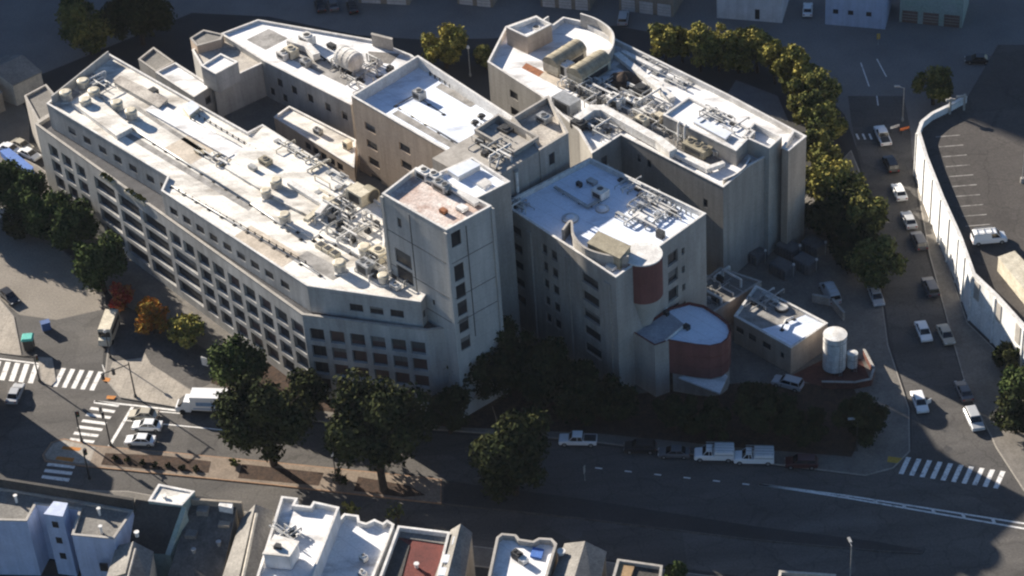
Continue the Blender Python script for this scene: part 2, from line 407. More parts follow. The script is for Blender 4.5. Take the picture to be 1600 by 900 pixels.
# rear street, front avenue, side streets
sheet('rear_street', PL([(-400, -40), (-400, 112), (60, 118), (300, 20), (420, 26), (560, 55), (660, 62), (770, 60), (960, 40), (1240, 90), (1320, 180), (1345, 250), (1700, 250), (1900, 130), (1900, -60), (800, -60)]), 0, mat('pale_street', (.19, .18, .17), .92, (.14, .135, .13), .09))
sheet('front_avenue', PL([(-300, 560), (0, 545), (85, 552), (165, 575), (190, 625), (300, 645), (520, 665), (900, 692), (1350, 745), (1420, 705), (1600, 770), (1900, 830), (1900, 1000), (1400, 930), (900, 868), (600, 840), (200, 770), (-300, 740)]), .004, m_asph)
sheet('side_street', PL([(1330, 190), (1345, 260), (1376, 430), (1392, 540), (1424, 640), (1424, 700), (1400, 760), (1620, 790), (1560, 700), (1512, 620), (1478, 500), (1448, 400), (1430, 300), (1422, 200), (1412, 150), (1325, 150)]), .008, m_asph2)
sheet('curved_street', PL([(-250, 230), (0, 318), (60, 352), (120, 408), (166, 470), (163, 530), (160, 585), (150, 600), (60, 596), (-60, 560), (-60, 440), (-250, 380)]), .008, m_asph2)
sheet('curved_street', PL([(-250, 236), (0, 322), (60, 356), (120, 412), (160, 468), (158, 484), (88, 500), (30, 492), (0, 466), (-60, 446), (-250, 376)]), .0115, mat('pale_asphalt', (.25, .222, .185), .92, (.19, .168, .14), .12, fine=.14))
sheet('plaza', PL([(-60, 175), (8, 152), (38, 165), (46, 190), (46, 225), (30, 236), (-60, 240)]), .012, mat('plaza_paving', (.20, .165, .125), .9, (.15, .125, .095), .2))
sheet('rear_lot', PL([(1135, 150), (1150, 125), (1215, 150), (1232, 190), (1215, 185)]), .012, mat('lot_concrete', (.16, .16, .17), .9))
# pavements
slab('pavement', PL([(163, 592), (188, 622), (300, 641), (520, 661), (900, 688), (1060, 708), (1352, 744), (1396, 732), (1422, 706), (1421, 640), (1388, 540), (1373, 430), (1344, 270), (1330, 235), (1240, 330), (1100, 450), (900, 560), (640, 560), (430, 520), (300, 440), (170, 340), (60, 260), (-100, 175), (-100, 235), (0, 300), (70, 345), (128, 400), (176, 465), (170, 530)]), 0, .13, [m_concd, m_kerb])
sheet('corner_paving', PL([(172, 580), (176, 566), (222, 560), (226, 552), (236, 570), (300, 612), (302, 640), (190, 621), (168, 596)]), .137, m_conc)  # pale paving, inner edge drawn along the sunlit area
sheet('driveway_shade', PL([(176, 470), (240, 500), (345, 560), (330, 600), (304, 612), (236, 570), (226, 552), (222, 560), (176, 566)]), .134, m_asph)  # asphalt drive; its dark sheet takes the outline of the cast shadow
sheet('planting_bed', PL([(330, 600), (480, 640), (700, 668), (930, 678), (1150, 700), (1330, 715), (1360, 660), (1330, 600), (1150, 600), (960, 620), (760, 560), (640, 600), (440, 570), (330, 560)]), .141, m_soil)
slab('far_pavement', PL([(1600, 768), (1556, 700), (1548, 682), (1510, 610), (1482, 510), (1452, 400), (1434, 300), (1430, 240), (1440, 290), (1470, 380), (1512, 505), (1600, 590), (1760, 700), (1760, 830)]), 0, .13, [m_concd, m_kerb])
slab('near_pavement', PL([(-200, 762), (-200, 790), (200, 800), (600, 868), (900, 905), (1400, 975), (1700, 1020), (1700, 985), (1400, 940), (900, 872), (600, 838), (200, 768)]), 0, .13, [m_concd, m_kerb])
slab('traffic_island', PL([(-60, 455), (0, 468), (22, 495), (30, 535), (34, 556), (82, 560), (88, 596), (80, 604), (65, 598), (60, 560), (-60, 545)]), 0, .13, [m_conc, m_kerb])
# median with beds
slab('median', PL([(80, 692), (100, 686), (150, 697), (263, 707), (420, 722), (650, 745), (690, 750), (690, 788), (650, 784), (420, 758), (117, 728), (70, 722), (66, 712)]), 0, .14, [m_brickmed, m_redkerb])
slab('median_shade', PL([(691, 750), (915, 780), (1180, 822), (1370, 846), (1445, 860), (1440, 866), (1370, 862), (1180, 845), (915, 812), (691, 788)]), 0, .14, [m_ground, m_asph])  # shaded stretch of the median, its shade put into darker colours
sheet('median_nose', PL([(84, 694), (101, 689), (150, 700), (140, 726), (118, 724), (74, 718), (71, 711)]), .150, m_conc)
for pts in ([(99, 698), (128, 701), (124, 706), (96, 703)], [(90, 714), (117, 717), (114, 723), (86, 719)]): sheet('tactile_strip', PL(pts), .155, m_tact)
for pts in ([(160, 590), (173, 592), (171, 598), (160, 596)], [(168, 619), (182, 620), (178, 625), (166, 624)]): sheet('tactile_strip', PL(pts), .155, m_tact)
sheet('tactile_strip', PL([(1388, 713), (1410, 716), (1402, 724), (1386, 722)], .13), .155, m_ytact)
beds = [[(165, 709), (255, 713), (330, 722), (326, 740), (240, 735), (158, 727)], [(378, 726), (506, 740), (498, 760), (372, 748)], [(560, 746), (640, 760), (665, 775), (630, 778), (553, 768)]]
for b in beds: sheet('planting_soil', PL(b), .152, m_soil)
# painted markings
def stripes(a0, a1, b0, b1, n, frac=.55, skip=()):
    mb = MB()
    for k in range(n):
        if k in skip: continue
        t0 = k/n; t1 = (k+frac)/n
        def l(p, q, t): return (p[0]+(q[0]-p[0])*t, p[1]+(q[1]-p[1])*t)
        pts = PL([l(a0, a1, t0), l(a0, a1, t1), l(b0, b1, t1), l(b0, b1, t0)])
        mb.face([(x, y, .016) for x, y in ccw(pts)])
    return tag(mb.build('crosswalk_marking', m_paint), kind='structure')
stripes((-6, 564), (68, 571), (-16, 592), (58, 600), 5)
stripes((96, 575), (168, 582), (82, 604), (154, 611), 5, .5)
stripes((149, 626), (104, 694), (187, 632), (142, 698), 7, .42)
stripes((75, 723), (62, 752), (118, 727), (105, 758), 3, .5)
stripes((1416, 714), (1580, 738), (1404, 740), (1568, 765), 10, .46)
def line(pts, wpx, name='lane_marking', z=.016):
    """painted line of width wpx metres along marks on the road"""
    w_ = PL(pts); mb = MB()
    for a, b in zip(w_[:-1], w_[1:]):
        a, b = Vector(a), Vector(b); e = (b-a).normalized(); nn = Vector((-e.y, e.x))*wpx/2
        mb.face([(*(a-nn), z), (*(b-nn), z), (*(b+nn), z), (*(a+nn), z)])
    return tag(mb.build(name, m_paint), kind='structure')
line([(147, 627), (215, 634), (290, 643)], .35)
line([(207, 636), (171, 697)], .5)
line([(198, 657), (330, 670), (420, 680)], .22)
line([(226, 641), (282, 646)], .2)
for k in range(6):
    x = 930+46*k; y = 731+5.0*k
    line([(x, y), (x+11, y+1.3)], .25)
line([(1186, 757), (1320, 774), (1600, 818), (1800, 852)], .3)
line([(1186, 757), (1320, 777.5), (1600, 826), (1800, 862)], .3)
for x, y, d in ((1322, 774.3, 3.2), (1366, 781, 4.5), (1411, 788, 5.2), (1457, 795.5, 6), (1504, 803, 6.8), (1551, 810.5, 7.6)):
    line([(x, y), (x+3, y+d)], .45)
line([(1345, 98), (1358, 135)], .2); line([(1370, 92), (1385, 120)], .2); line([(1370, 150), (1372, 165)], .2)
line([(-6, 560), (66, 569)], .3)
for px in (1338, 1348, 1358): line([(px, 209), (px+4, 218)], .35)
line([(170, 600), (160, 570)], .12)

# ------------------------------------------------------------------ the hill added out of view, its ridge shaped to shade the rear street
def shade_hill():
    d = Vector((math.cos(SUN_DIR), math.sin(SUN_DIR))); nn = Vector((-d.y, d.x))
    prof = [(-520, 70), (-200, 72), (-120, 60), (-60, 57), (-27, 63), (0, 74), (30, 78.5), (40, 81.5), (50, 86), (60, 91.5), (64, 94), (72, 99), (74.5, 102.5), (77.5, 150), (110, 158), (300, 150), (520, 90)]
    ns = np.linspace(-520, 520, 417); rng = random.Random(3); mb = MB(); rows = []
    for n_ in ns:
        h = np.interp(n_, [p[0] for p in prof], [p[1] for p in prof])
        h += rng.uniform(-1.6, 1.6) if not 70 < n_ < 90 else 0
        row = []
        for t, k in ((-190, 0), (-225, .45), (-258, .97), (-264, 1), (-300, .99), (-700, .9)):
            p = d*t + nn*n_; row.append((p.x, p.y, h*k-.03))
        rows.append(row)
    for a, b in zip(rows[:-1], rows[1:]):
        for k in range(5): mb.face([a[k], a[k+1], b[k+1], b[k]][::-1])
    tag(mb.build('shade_hill', mat('shade_hillside', (.06, .065, .035), .95)), kind='structure')
shade_hill()

# ------------------------------------------------------------------ hospital: long wing
ZT = 16.0
up = PL([(73, 162), (262, 276), (252, 298), (480, 447), (657, 472), (665, 460), (600, 402), (602, 325), (550, 283), (410, 195), (387, 207), (170, 84)], 20.5)
lo_front = PL([(55, 194), (472, 492), (667, 517), (742, 505)], ZT)
lo_back = [up[6], up[7], up[8], up[9], up[10], up[11]]
lo_poly = lo_front + [(x+.08, y+.1) for x, y in lo_back]
root = thing('office_wing', 'long pale office wing with gridded facade and setback top floor beside the curved street', 'building', (*cen(lo_poly), 0))
def long_face(L):
    r = []; zs = [11.3, 8.1, 4.9, 1.7]; h = 2.45
    for u in (4.6, 8.7, 12.9):
        for z in zs: r.append((u-1.45, u+1.45, z, z+h, random.choice(GL), 1))
    piers = [16.6, 23.7, 30.8, 38.4, 46.0]
    for i, (a, b) in enumerate(zip(piers[:-1], piers[1:])):
        for j, z in enumerate(zs):
            if i == 3 and j == 0:
                m_ = (a+b)/2; r.append((a+.5, m_-.35, z, z+h, m_glass, 1)); r.append((m_+.35, b-.5, z, z+h, m_glass, 1))
            else: r.append((a+.5, b-.5, z, z+h, m_glass, 3))
    u = 46.0
    while u < L-3.5:
        for j, z in enumerate(zs): r.append((u+.5, u+3.55, z, z+h, random.choice(GL), 1))
        u += 4.05
    return r
def front_face(L):
    r = []
    for i, f in enumerate((.10, .265, .43, .595, .76, .915)):
        for j, z in enumerate((11.3, 8.1, 4.9, 1.7)):
            u = f*L; r.append((u-1.15, u+1.15, z, z+2.35, m_glass if i == 0 else m_glass3, 1))
    return r
wing_root = root
add_block(root, lo_poly, 0, ZT, .55, m_wing, mat('terrace_dark', (.095, .095, .10), .9, (.06, .06, .065), .5, fine=.15), m_capg, {edge_idx(lo_poly, 0, 1): long_face, edge_idx(lo_poly, 1, 2): front_face}, depth=.6, pt=.4)  # even dark blue-grey over the whole terrace floor
def cl(us, w=2.1, z=17.0, h=1.35): return lambda L: [(u*L-w/2, u*L+w/2, z, z+h, m_glass, 1) for u in us]
W = {edge_idx(up, 0, 1): cl([.19, .32, .45, .575, .70, .84, .95]),
     edge_idx(up, 2, 3): cl([.07, .165, .26, .355, .45, .545, .64, .735, .84]),
     edge_idx(up, 3, 4): cl([.42, .60, .78]), edge_idx(up, 4, 5): cl([.5], 1.0)}
add_block(root, up, ZT-.4, 20.5, .4, m_wing, m_roofc, m_cap, W, pt=.3, pre='upper_', wname='clerestory_window')
def patch(parent, pts, z, m, name='roof_patch'):
    mb = MB(); mb.face([(x, y, z) for x, y in ccw(PL(pts, z))]); return mb.build(name, m, parent)
m_pgrey = mat('felt_grey', (.34, .325, .305), .85, (.17, .162, .15), .4, lo=.35, hi=.6, fine=.12)
m_ptan = mat('felt_tan', (.56, .49, .40), .85, (.40, .34, .27), .4, lo=.35, hi=.6, fine=.12)
m_pdark = mat('felt_dark', (.22, .205, .19), .9, (.13, .12, .11), .5, lo=.35, hi=.6, fine=.2)
ZA = 20.1
for pts, m_ in (([(182, 205), (190, 200), (395, 323), (388, 329)], m_pgrey), ([(205, 166), (211, 163), (398, 286), (391, 290)], m_pgrey), ([(255, 232), (300, 208), (340, 232), (296, 258)], m_ptan),
    ([(118, 128), (140, 116), (172, 135), (150, 148)], m_pgrey), ([(392, 352), (470, 398), (440, 418), (362, 372)], m_ptan), ([(480, 392), (545, 425), (520, 438), (462, 404)], m_pgrey), ([(96, 150), (112, 139), (126, 146), (110, 158)], m_pgrey)):
    patch(root, pts, ZA+.012+.003*(pts[0][0] % 5), m_)
A = lambda x, y, z=ZA: P(x, y, z)

# ------------------------------------------------------------------ hospital: tower and blocks
def tower_left(L):
    return [(.11*L, .37*L, 23.6, 26.2, m_glass, 2), (.11*L, .37*L, 20.6, 23.1, m_glass, 2), (.21*L, .27*L, 30.6, 32.2, m_glass, 0), (.66*L, .70*L, 19.4, 20.4, m_glass, 0)]
def tower_right(L):
    return [(.09*L, .30*L, z, z+h, m_glass, 0) for z, h in ((31.4, 2.6), (25.3, 2.9), (22.1, 2.5), (19.0, 2.5), (15.9, 2.5), (12.6, 2.3))]
tower, tp = bld('elevator_tower', 'tall plain grey tower with stained flat roof between the wing and front block', 'building',
    [(597, 303), (697, 360), (768, 322), (650, 262)], 35, .7, m_tower, m_rooft, m_cap, {(0, 1): tower_left, (1, 2): tower_right})
mb = MB()   # corner pilaster strips and joint lines of the tower
for i in (0, 1, 2):
    p = PL([(597, 303), (697, 360), (768, 322)], 35)[i]
    mb.box(p[0], p[1], 0, .55, .55, 34.6, A1)
mb.build('pilaster', m_tower, tower)
mb = MB(); a, b, c = [Vector(p) for p in PL([(597, 303), (697, 360), (768, 322)], 35)]
for s0, s1, fr in ((a, b, (.42,)), (b, c, (.42,))):
    e = (s1-s0); nrm = Vector((e.y, -e.x)).normalized()
    for f in fr:
        p = s0+e*f+nrm*.03; mb.box(p.x, p.y, 14, .14, .06, 20, math.atan2(e.y, e.x))
    for z in (18, 22.5, 28.8):
        p = s0+e*.5+nrm*.02; mb.box(p.x, p.y, z, e.length-.6, .04, .09, math.atan2(e.y, e.x))
mb.build('joint', m_mull, tower)

def c_left(L):
    r = []
    for z in (18.0, 14.7, 11.4, 8.1, 4.8):
        r.append((.03*L, .16*L, z, z+1.7, m_glass, 1))
        r.append((.345*L, .395*L, z, z+1.9, m_glass, 0)); r.append((.425*L, .485*L, z, z+1.9, m_glass, 0))
        r.append((.70*L, .845*L, z-.4, z+1.5, m_glass, 1))
    return r
def c_right(L):
    r = []
    for z in (17.6, 14.2, 10.8, 7.4):
        r.append((.565*L, .675*L, z, z+2.3, m_glass, 1)); r.append((.72*L, .755*L, z+.4, z+1.6, m_glass, 0))
    return r
front, cp = bld('front_block', 'brownish grey block with deep window columns and a red curved stair bay', 'building',
    [(785, 318), (962, 434), (1103, 334), (922, 247)], 22.5, .8, m_c, m_roofb, m_cap, {(0, 1): c_left, (1, 2): c_right}, depth=.45)
# pilasters of the front block
mb = MB(); pa, pb2 = [Vector(p) for p in PL([(785, 318), (962, 434)], 22.5)]; e = (pb2-pa); nrm = Vector((e.y, -e.x)).normalized()
for f, wd in ((.24, 1.0), (.58, .9), (.93, 1.2)):
    p = pa+e*f+nrm*.12; mb.box(p.x, p.y, 0, wd, .3, 20.6, math.atan2(e.y, e.x))
mb.build('pilaster', m_c, front)
ZC = 21.7
# red stair drum let into the corner face, with the conical foot
dc = Vector(P(1004, 399, 22.5)); mb = MB()
mb.cyl(dc.x, dc.y, 15.6, 2.9, 7.0, 28); mb.build('stair_bay', m_red, front)
mb = MB(); mb.cyl(dc.x, dc.y, 10.2, 1.2, 5.4, 28, r2=2.88); mb.build('bay_foot', m_eastp, front)
mb = MB(); mb.cyl(dc.x, dc.y, 22.6, 2.95, .22, 28); mb.build('bay_roof', m_cap, front)
# curved screen on the roof of the front block
def curved_wall(pts, z, h, t, m, name, parent, cap=None, sub=5):
    p = [Vector(a) for a in pts]; out = []
    for i in range(len(p)-1):
        p0 = p[max(i-1, 0)]; p1 = p[i]; p2 = p[i+1]; p3 = p[min(i+2, len(p)-1)]
        for k in range(sub):
            t_ = k/sub
            out.append(.5*((2*p1)+(p2-p0)*t_+(2*p0-5*p1+4*p2-p3)*t_*t_+(3*p1-p0-3*p2+p3)*t_**3))
    out.append(p[-1]); L_, R_ = [], []
    for i, q in enumerate(out):
        a = out[max(i-1, 0)]; b = out[min(i+1, len(out)-1)]; e = (b-a).normalized(); n_ = Vector((-e.y, e.x))*t/2
        L_.append(q+n_); R_.append(q-n_)
    mb = MB()
    for i in range(len(out)-1):
        for A_, B_, flip in ((L_, L_, 1), (R_, R_, 0)):
            f = [(A_[i].x, A_[i].y, z), (B_[i+1].x, B_[i+1].y, z), (B_[i+1].x, B_[i+1].y, z+h), (A_[i].x, A_[i].y, z+h)]
            mb.face(f[::-1] if flip else f, 0)
        mb.face([(R_[i].x, R_[i].y, z+h), (R_[i+1].x, R_[i+1].y, z+h), (L_[i+1].x, L_[i+1].y, z+h), (L_[i].x, L_[i].y, z+h)], 1)
    for i in (0, -1): mb.face([(L_[i].x, L_[i].y, z), (R_[i].x, R_[i].y, z), (R_[i].x, R_[i].y, z+h), (L_[i].x, L_[i].y, z+h)], 0)
    return mb.build(name, [m, cap or m], parent)
curved_wall(PL([(880, 377), (893, 362), (897, 385), (916, 405), (950, 416), (983, 418)], ZC), ZC, 2.1, .35, m_c, 'screen_wall', front, m_capg)

mid, mp = bld('middle_block', 'tan brown block with small paired windows and dazzling white parapeted roof behind the courtyard', 'building',
    [(549, 150), (722, 250), (803, 184), (653, 87)], 23.2, 2.0, m_tan, m_roofb, m_cap,
    {(0, 1): lambda L: [(f*L, (f+.10)*L, z, z+1.5, m_glass2, 1) for f in (.10, .42) for z in (18.0, 14.6, 11.2, 7.8)]}, depth=.3)
link, lp = bld('penthouse_link', 'grey stepped penthouse with open dark roof wells between the tan block and the front block', 'building',
    [(741, 203), (803, 238), (842, 214), (779, 178)], 28, 1.6, m_c, m_roofg, m_capg, {(1, 2): lambda L: [(.25*L, .4*L, 24, 26, m_glass, 0)]}, zb=0)
link2, lp2 = bld('penthouse_link', 'grey penthouse wing with two windows overlooking the shaded front roof', 'building',
    [(800, 184), (843, 235), (888, 208), (857, 150)], 27.4, 1.1, m_c, m_roofg, m_capg, {(1, 2): lambda L: [(.3*L, .5*L, 23.5, 25.6, m_glass, 0)], }, zb=0)
hut, hp = bld('stair_penthouse', 'low white roofed penthouse with bluish skylight box behind the stained tower roof', 'building',
    [(640, 290), (705, 330), (797, 284), (738, 246)], 30.5, .5, m_c, m_roofb, m_cap, zb=0)
core = [tuple(Vector((math.cos(A1), math.sin(A1)))*t+Vector((-math.sin(A1), math.cos(A1)))*n_) for t, n_ in ((-6, -9), (5, -9), (5, 4), (-6, 4))]
sheet_ = MB(); sheet_.prism(core, 0, 27.2); o = sheet_.build('connector_core', m_c, loc=(*cen(core), 0)); tag(o, 'plain grey core of the building under the stepped penthouses', 'building')

# ------------------------------------------------------------------ rear blocks
rear, rp = bld('rear_block', 'low rear block with square windows onto the courtyard and cluttered white roof', 'building',
    [(345, 53), (413, 96), (548, 164), (660, 100), (643, 86), (580, 62), (403, 31)], 16, .35, m_wing, m_roof, m_cap,
    {(1, 2): lambda L: [(f*L-.7, f*L+.7, 12.2, 13.8, m_glass, 0) for f in (.16, .33, .52, .72, .91)] + [(f*L-.6, f*L+.6, 9.5, 11, m_glass, 0) for f in (.05, .2)]})
w1, p1 = bld('rear_annex', 'pale annex with small cube penthouse wall falling into the dark courtyard', 'building',
    [(300, 78), (334, 134), (412, 98), (348, 56)], 15.2, .3, m_wing, m_roofg, m_cap)
w2, p2 = bld('cube_penthouse', 'white topped cube penthouse on the annex by the courtyard', 'building',
    [(314, 103), (337, 116), (372, 97), (345, 84)], 18.6, .25, m_wing, m_roof, m_cap, zb=14.8)
w3, p3 = bld('side_annex', 'low annex with two tone white roof and one dark window next to the long wing', 'building',
    [(243, 113), (303, 152), (331, 134), (274, 98)], 14.5, .3, m_wing, m_roof, m_cap, {(1, 2): lambda L: [(.55*L, .85*L, 11.5, 13, m_glass, 0)]})
w4, p4 = bld('grey_shed', 'small shaded grey roof shed behind the two tone annex', 'building',
    [(216, 93), (243, 112), (272, 97), (240, 74)], 11, .3, m_c, m_roofs, m_capg)
w5, p5 = bld('tilted_shed', 'rough tan topped shed at the far end of the annex roofs', 'building',
    [(297, 60), (308, 72), (345, 62), (349, 54), (318, 47)], 16.5, .2, m_tan, m_roofs, m_capg)
crt = PL([(318, 150), (360, 190), (470, 262), (590, 320), (700, 260), (545, 165), (415, 100), (380, 105)], 8.5)
mb = MB(); mb.prism(crt, 0, 8.5); o = mb.build('courtyard', m_concd); tag(o, kind='structure')
low, lpp = bld('courtyard_building', 'narrow low building with half sunlit roof down in the courtyard', 'building',
    [(428, 183), (553, 262), (556, 219), (452, 166)], 11.6, .3, m_tan, m_roofc, m_cap,
    {(0, 1): lambda L: [(f*L-.8, f*L+.8, 9.2, 10.6, m_glass, 1) for f in (.42, .52, .62, .72, .82)]}, zb=0)

# ------------------------------------------------------------------ east block
ZI = 19.0
east_pts = [(762, 97), (845, 150), (905, 205), (925, 240), (970, 211), (1085, 270), (1130, 293), (1172, 258), (1222, 231), (1258, 212), (1140, 149), (957, 59), (913, 34), (880, 27), (862, 40), (838, 25), (790, 42)]
east, ep = bld('east_block', 'long grey block with machinery filled roof behind the row of golden trees', 'building', east_pts, ZI, .9, m_east, m_roof, m_cap,
    {(0, 1): lambda L: [(.4*L, .55*L, z, z+1.5, m_glass, 1) for z in (14.8, 11.4)], (4, 5): lambda L: [(f*L, (f+.05)*L, 15.5, 17, m_glass, 0) for f in (.22, .36)], (3, 4): lambda L: [(.3*L, .5*L, 14.6, 17, m_glass, 0)],
     (5, 6): lambda L: [(.3*L, .45*L, 13.5, 15, m_glass, 0)]})
b2, q2 = [], None
rp_ = PL([(1036, 180), (1150, 236), (1180, 206), (1076, 152)], 21.0)
add_block(east, ccw(rp_), 18.0, 21.0, .3, m_c, m_roof, m_cap, pre='raised_')
st, sp = bld('stair_shaft', 'square pale shaft with blue shaded roof pit at the corner of the east block', 'building', [(1160, 213), (1202, 232), (1222, 214), (1178, 191)], 21, 1.1, m_eastp, m_roof, m_cap)
cr_, cq = bld('corner_shaft', 'dark brownish corner shaft with small roof well beside the golden trees', 'building', [(1222, 231), (1232, 236), (1260, 213), (1240, 203)], 20.2, 1.0, m_tan, m_roof, m_cap)
nb, nq = bld('roof_room', 'small brown walled roof room with white coping at the far corner of the east block', 'building', [(791, 43), (823, 58), (862, 38), (838, 26)], 21.5, .8, m_tan, m_roof, m_cap)
ZE = ZI-.9
for pts, m_ in (([(935, 128), (1045, 190), (1062, 222), (1040, 238), (948, 182), (900, 150)], m_pgrey), ([(1048, 206), (1128, 250), (1120, 262), (1042, 226)], m_pdark), ([(838, 118), (880, 140), (905, 128), (862, 105)], m_ptan), ([(975, 95), (1030, 126), (1018, 134), (962, 104)], m_pgrey), ([(1090, 160), (1150, 192), (1140, 198), (1082, 166)], m_ptan)):
    patch(east, pts, ZE+.012+.003*(pts[0][0] % 5), m_)
curved_wall(PL([(908, 42), (935, 52), (957, 70), (958, 92), (945, 112), (928, 122)], ZE), ZE, 2.7, .3, m_capg, 'screen_wall', east, m_cap)
curved_wall(PL([(858, 44), (848, 52), (842, 66)], ZE), ZE, 2.4, .3, m_capg, 'screen_wall', east, m_cap)
curved_wall(PL([(1172, 255), (1163, 270), (1148, 282), (1130, 290)], ZE), ZE, 1.2, .3, m_east, 'curved_parapet', east, m_cap)

# ------------------------------------------------------------------ drum annex and utility building
ann = PL([(987, 519), (1047, 481), (1077, 473), (1100, 478), (1122, 492), (1138, 505), (1142, 518), (1138, 530), (1128, 538), (1110, 542), (1087, 540), (1045, 533), (1023, 541)], 10)
root = thing('drum_annex', 'round ended annex with dark red drum wall at the foot of the front block', 'building', (*cen(ann), 0))
def seg(pts, za, zb_, m, name, closed=False):
    mb = MB(); k = len(pts)
    for i in range(k if closed else k-1):
        a, b = pts[i], pts[(i+1) % k]
        mb.face([(a[0], a[1], za), (b[0], b[1], za), (b[0], b[1], zb_), (a[0], a[1], zb_)])
    return mb.build(name, m, root)
cc = ccw(ann); i0 = cc.index(ann[11]); cc = cc[i0:]+cc[:i0]
drum = cc[:cc.index(ann[1])+1] if cc.index(ann[1]) > cc.index(ann[12]) else cc
order = ann[11:0:-1]            # from the grey block round the drum
seg(order, 3.9, 10.15, m_red, 'drum_wall')
dcx = cen(ann[2:11]); seg([(dcx[0]+(x-dcx[0])*.93, dcx[1]+(y-dcx[1])*.93) for x, y in order], 0, 3.9, m_c, 'base_wall')
for z_ in (5.9, 7.9):
    mb = MB(); mb.path([(x+(x-dcx0[0])*.003, y+(y-dcx0[1])*.003, z_) for dcx0 in [cen(ann[2:11])] for x, y in order], .04, 4); mb.build('joint', m_maroon, root)
seg([ann[11], ann[12], ann[0], ann[1]][::-1][::-1], 0, 10.12, m_c, 'block_wall')
mb = MB(); mb.face([(x, y, 9.75) for x, y in cc]); mb.build('roof', m_roofb, root)
mb = MB(); rim = inset(cc, .25)
for i in range(len(cc)):
    j = (i+1) % len(cc); a, b, c, d = cc[i], cc[j], rim[j], rim[i]
    mb.face([(a[0], a[1], 10.16), (b[0], b[1], 10.16), (c[0], c[1], 10.16), (d[0], d[1], 10.16)]); mb.face([(d[0], d[1], 10.16), (c[0], c[1], 10.16), (c[0], c[1], 9.75), (d[0], d[1], 9.75)])
mb.build('parapet', m_maroon, root)
patch(root, [(990, 518), (1043, 486), (1071, 508), (1042, 531), (1023, 538)], 9.765, mat('felt_bluish', (.40, .42, .46), .85, (.30, .31, .34), .4))
mb = MB(); p, q = PL([(1040, 535), (1071, 509)], 9.8); mb.tube((*p, 10.1), (*q, 10.1), .2, 6); p, q = PL([(985, 518), (1042, 481)], 10.1); mb.tube((*p, 10.25), (*q, 10.25), .2, 6)
mb.build('roof_kerb', m_cap, root)
canopy = PL([(1060, 590), (1125, 615), (1137, 588), (1120, 575)], 3.4)
mb = MB(); mb.prism(canopy, 3.2, 3.5); mb.build('canopy', m_roof, root)
ut, up_ = bld('utility_building', 'low beige utility building with blue shaded roof beside the white tank', 'building', [(1147, 494), (1236, 544), (1293, 505), (1181, 446)], 5.2, .35, m_tan, m_roofb, m_cap,
    {(0, 1): lambda L: [(f*L-.8, f*L+.8, 2.4, 3.6, m_glass, 1) for f in (.1, .32, .58)] + [(.82*L, .88*L, 2.3, 3.4, m_glass, 0)]})
patch(ut, [(1150, 492), (1190, 514), (1226, 505), (1262, 490), (1182, 450)], 4.87, m_pgrey)
lr, lq = bld('low_link', 'flat dark link roof between the front block and the east block', 'building', [(1070, 462), (1112, 490), (1190, 440), (1125, 418)], 4.5, .3, m_c, m_roofs, m_capg)

# ------------------------------------------------------------------ copies
def copy_tree(o, parent=None):
    c = o.copy(); COL.objects.link(c); c.parent = parent
    for ch in list(o.children): copy_tree(ch, c)
    return c
def place(proto, used, loc, rz, label, group=None, cat=None):
    o = proto if not used else copy_tree(proto)
    o.location = loc; o.rotation_euler = (0, 0, rz); o['label'] = label
    if group: o['group'] = group
    if cat: o['category'] = cat
    return o

# ------------------------------------------------------------------ roof equipment
drum_t = thing('vent_drum', 'x', 'roof vent', (0, 0, 0))
mb = MB(); mb.cyl(0, 0, 0, .55, .5, 14); mb.cyl(0, 0, .45, .92, 1.1, 20, r2=.95); mb.build('drum', m_steel, drum_t)
mb = MB(); mb.cyl(0, 0, 1.55, 1.02, .32, 20); mb.cyl(0, 0, 1.87, 1.0, .14, 20, r2=.7); mb.build('cap', m_creamm, drum_t)
mb = MB(); mb.box(0, 0, 0, 1.7, 1.7, .22); mb.build('kerb', m_white, drum_t)
G = 'round vent drums on the long wing roof'
dr = [((132, 140), 'round vent drum at the back of the cluster near the far wing end'), ((149, 155), 'round vent drum in the middle of the cluster, its shadow falling on the low plinth'),
      ((105, 158), 'round vent drum nearest the outer corner of the long wing'), ((136, 170), 'round vent drum standing at the front edge of the low plinth'),
      ((185, 174), 'round vent drum set apart behind the low plinth'), ((207, 187), 'round vent drum casting the long blue shadow beyond the plinth'),
      ((83, 138), 'small vent drum just past the far end of the long wing'), ((433, 296), 'tall round vent drum on the white step in the middle of the long wing'),
      ((417, 310), 'darker round vent drum next to the tall one on the white step'), ((446, 350), 'round vent drum beside the pipe clutter of the long wing'), ((532, 425), 'round vent drum by the three square hatches near the wing tip'),
      ((571, 400), 'white vent drum sunk in the equipment well at the foot of the tower'), ((600, 443), 'tan vent drum nearest the pointed tip of the wing')]
for k, (p, lb) in enumerate(dr):
    o = place(drum_t, k, (*A(*p), ZA), 0, lb, G)
    if k in (6,): o.location.z = 12.5
    if k in (6, 8, 12): o.scale = (.85,)*3

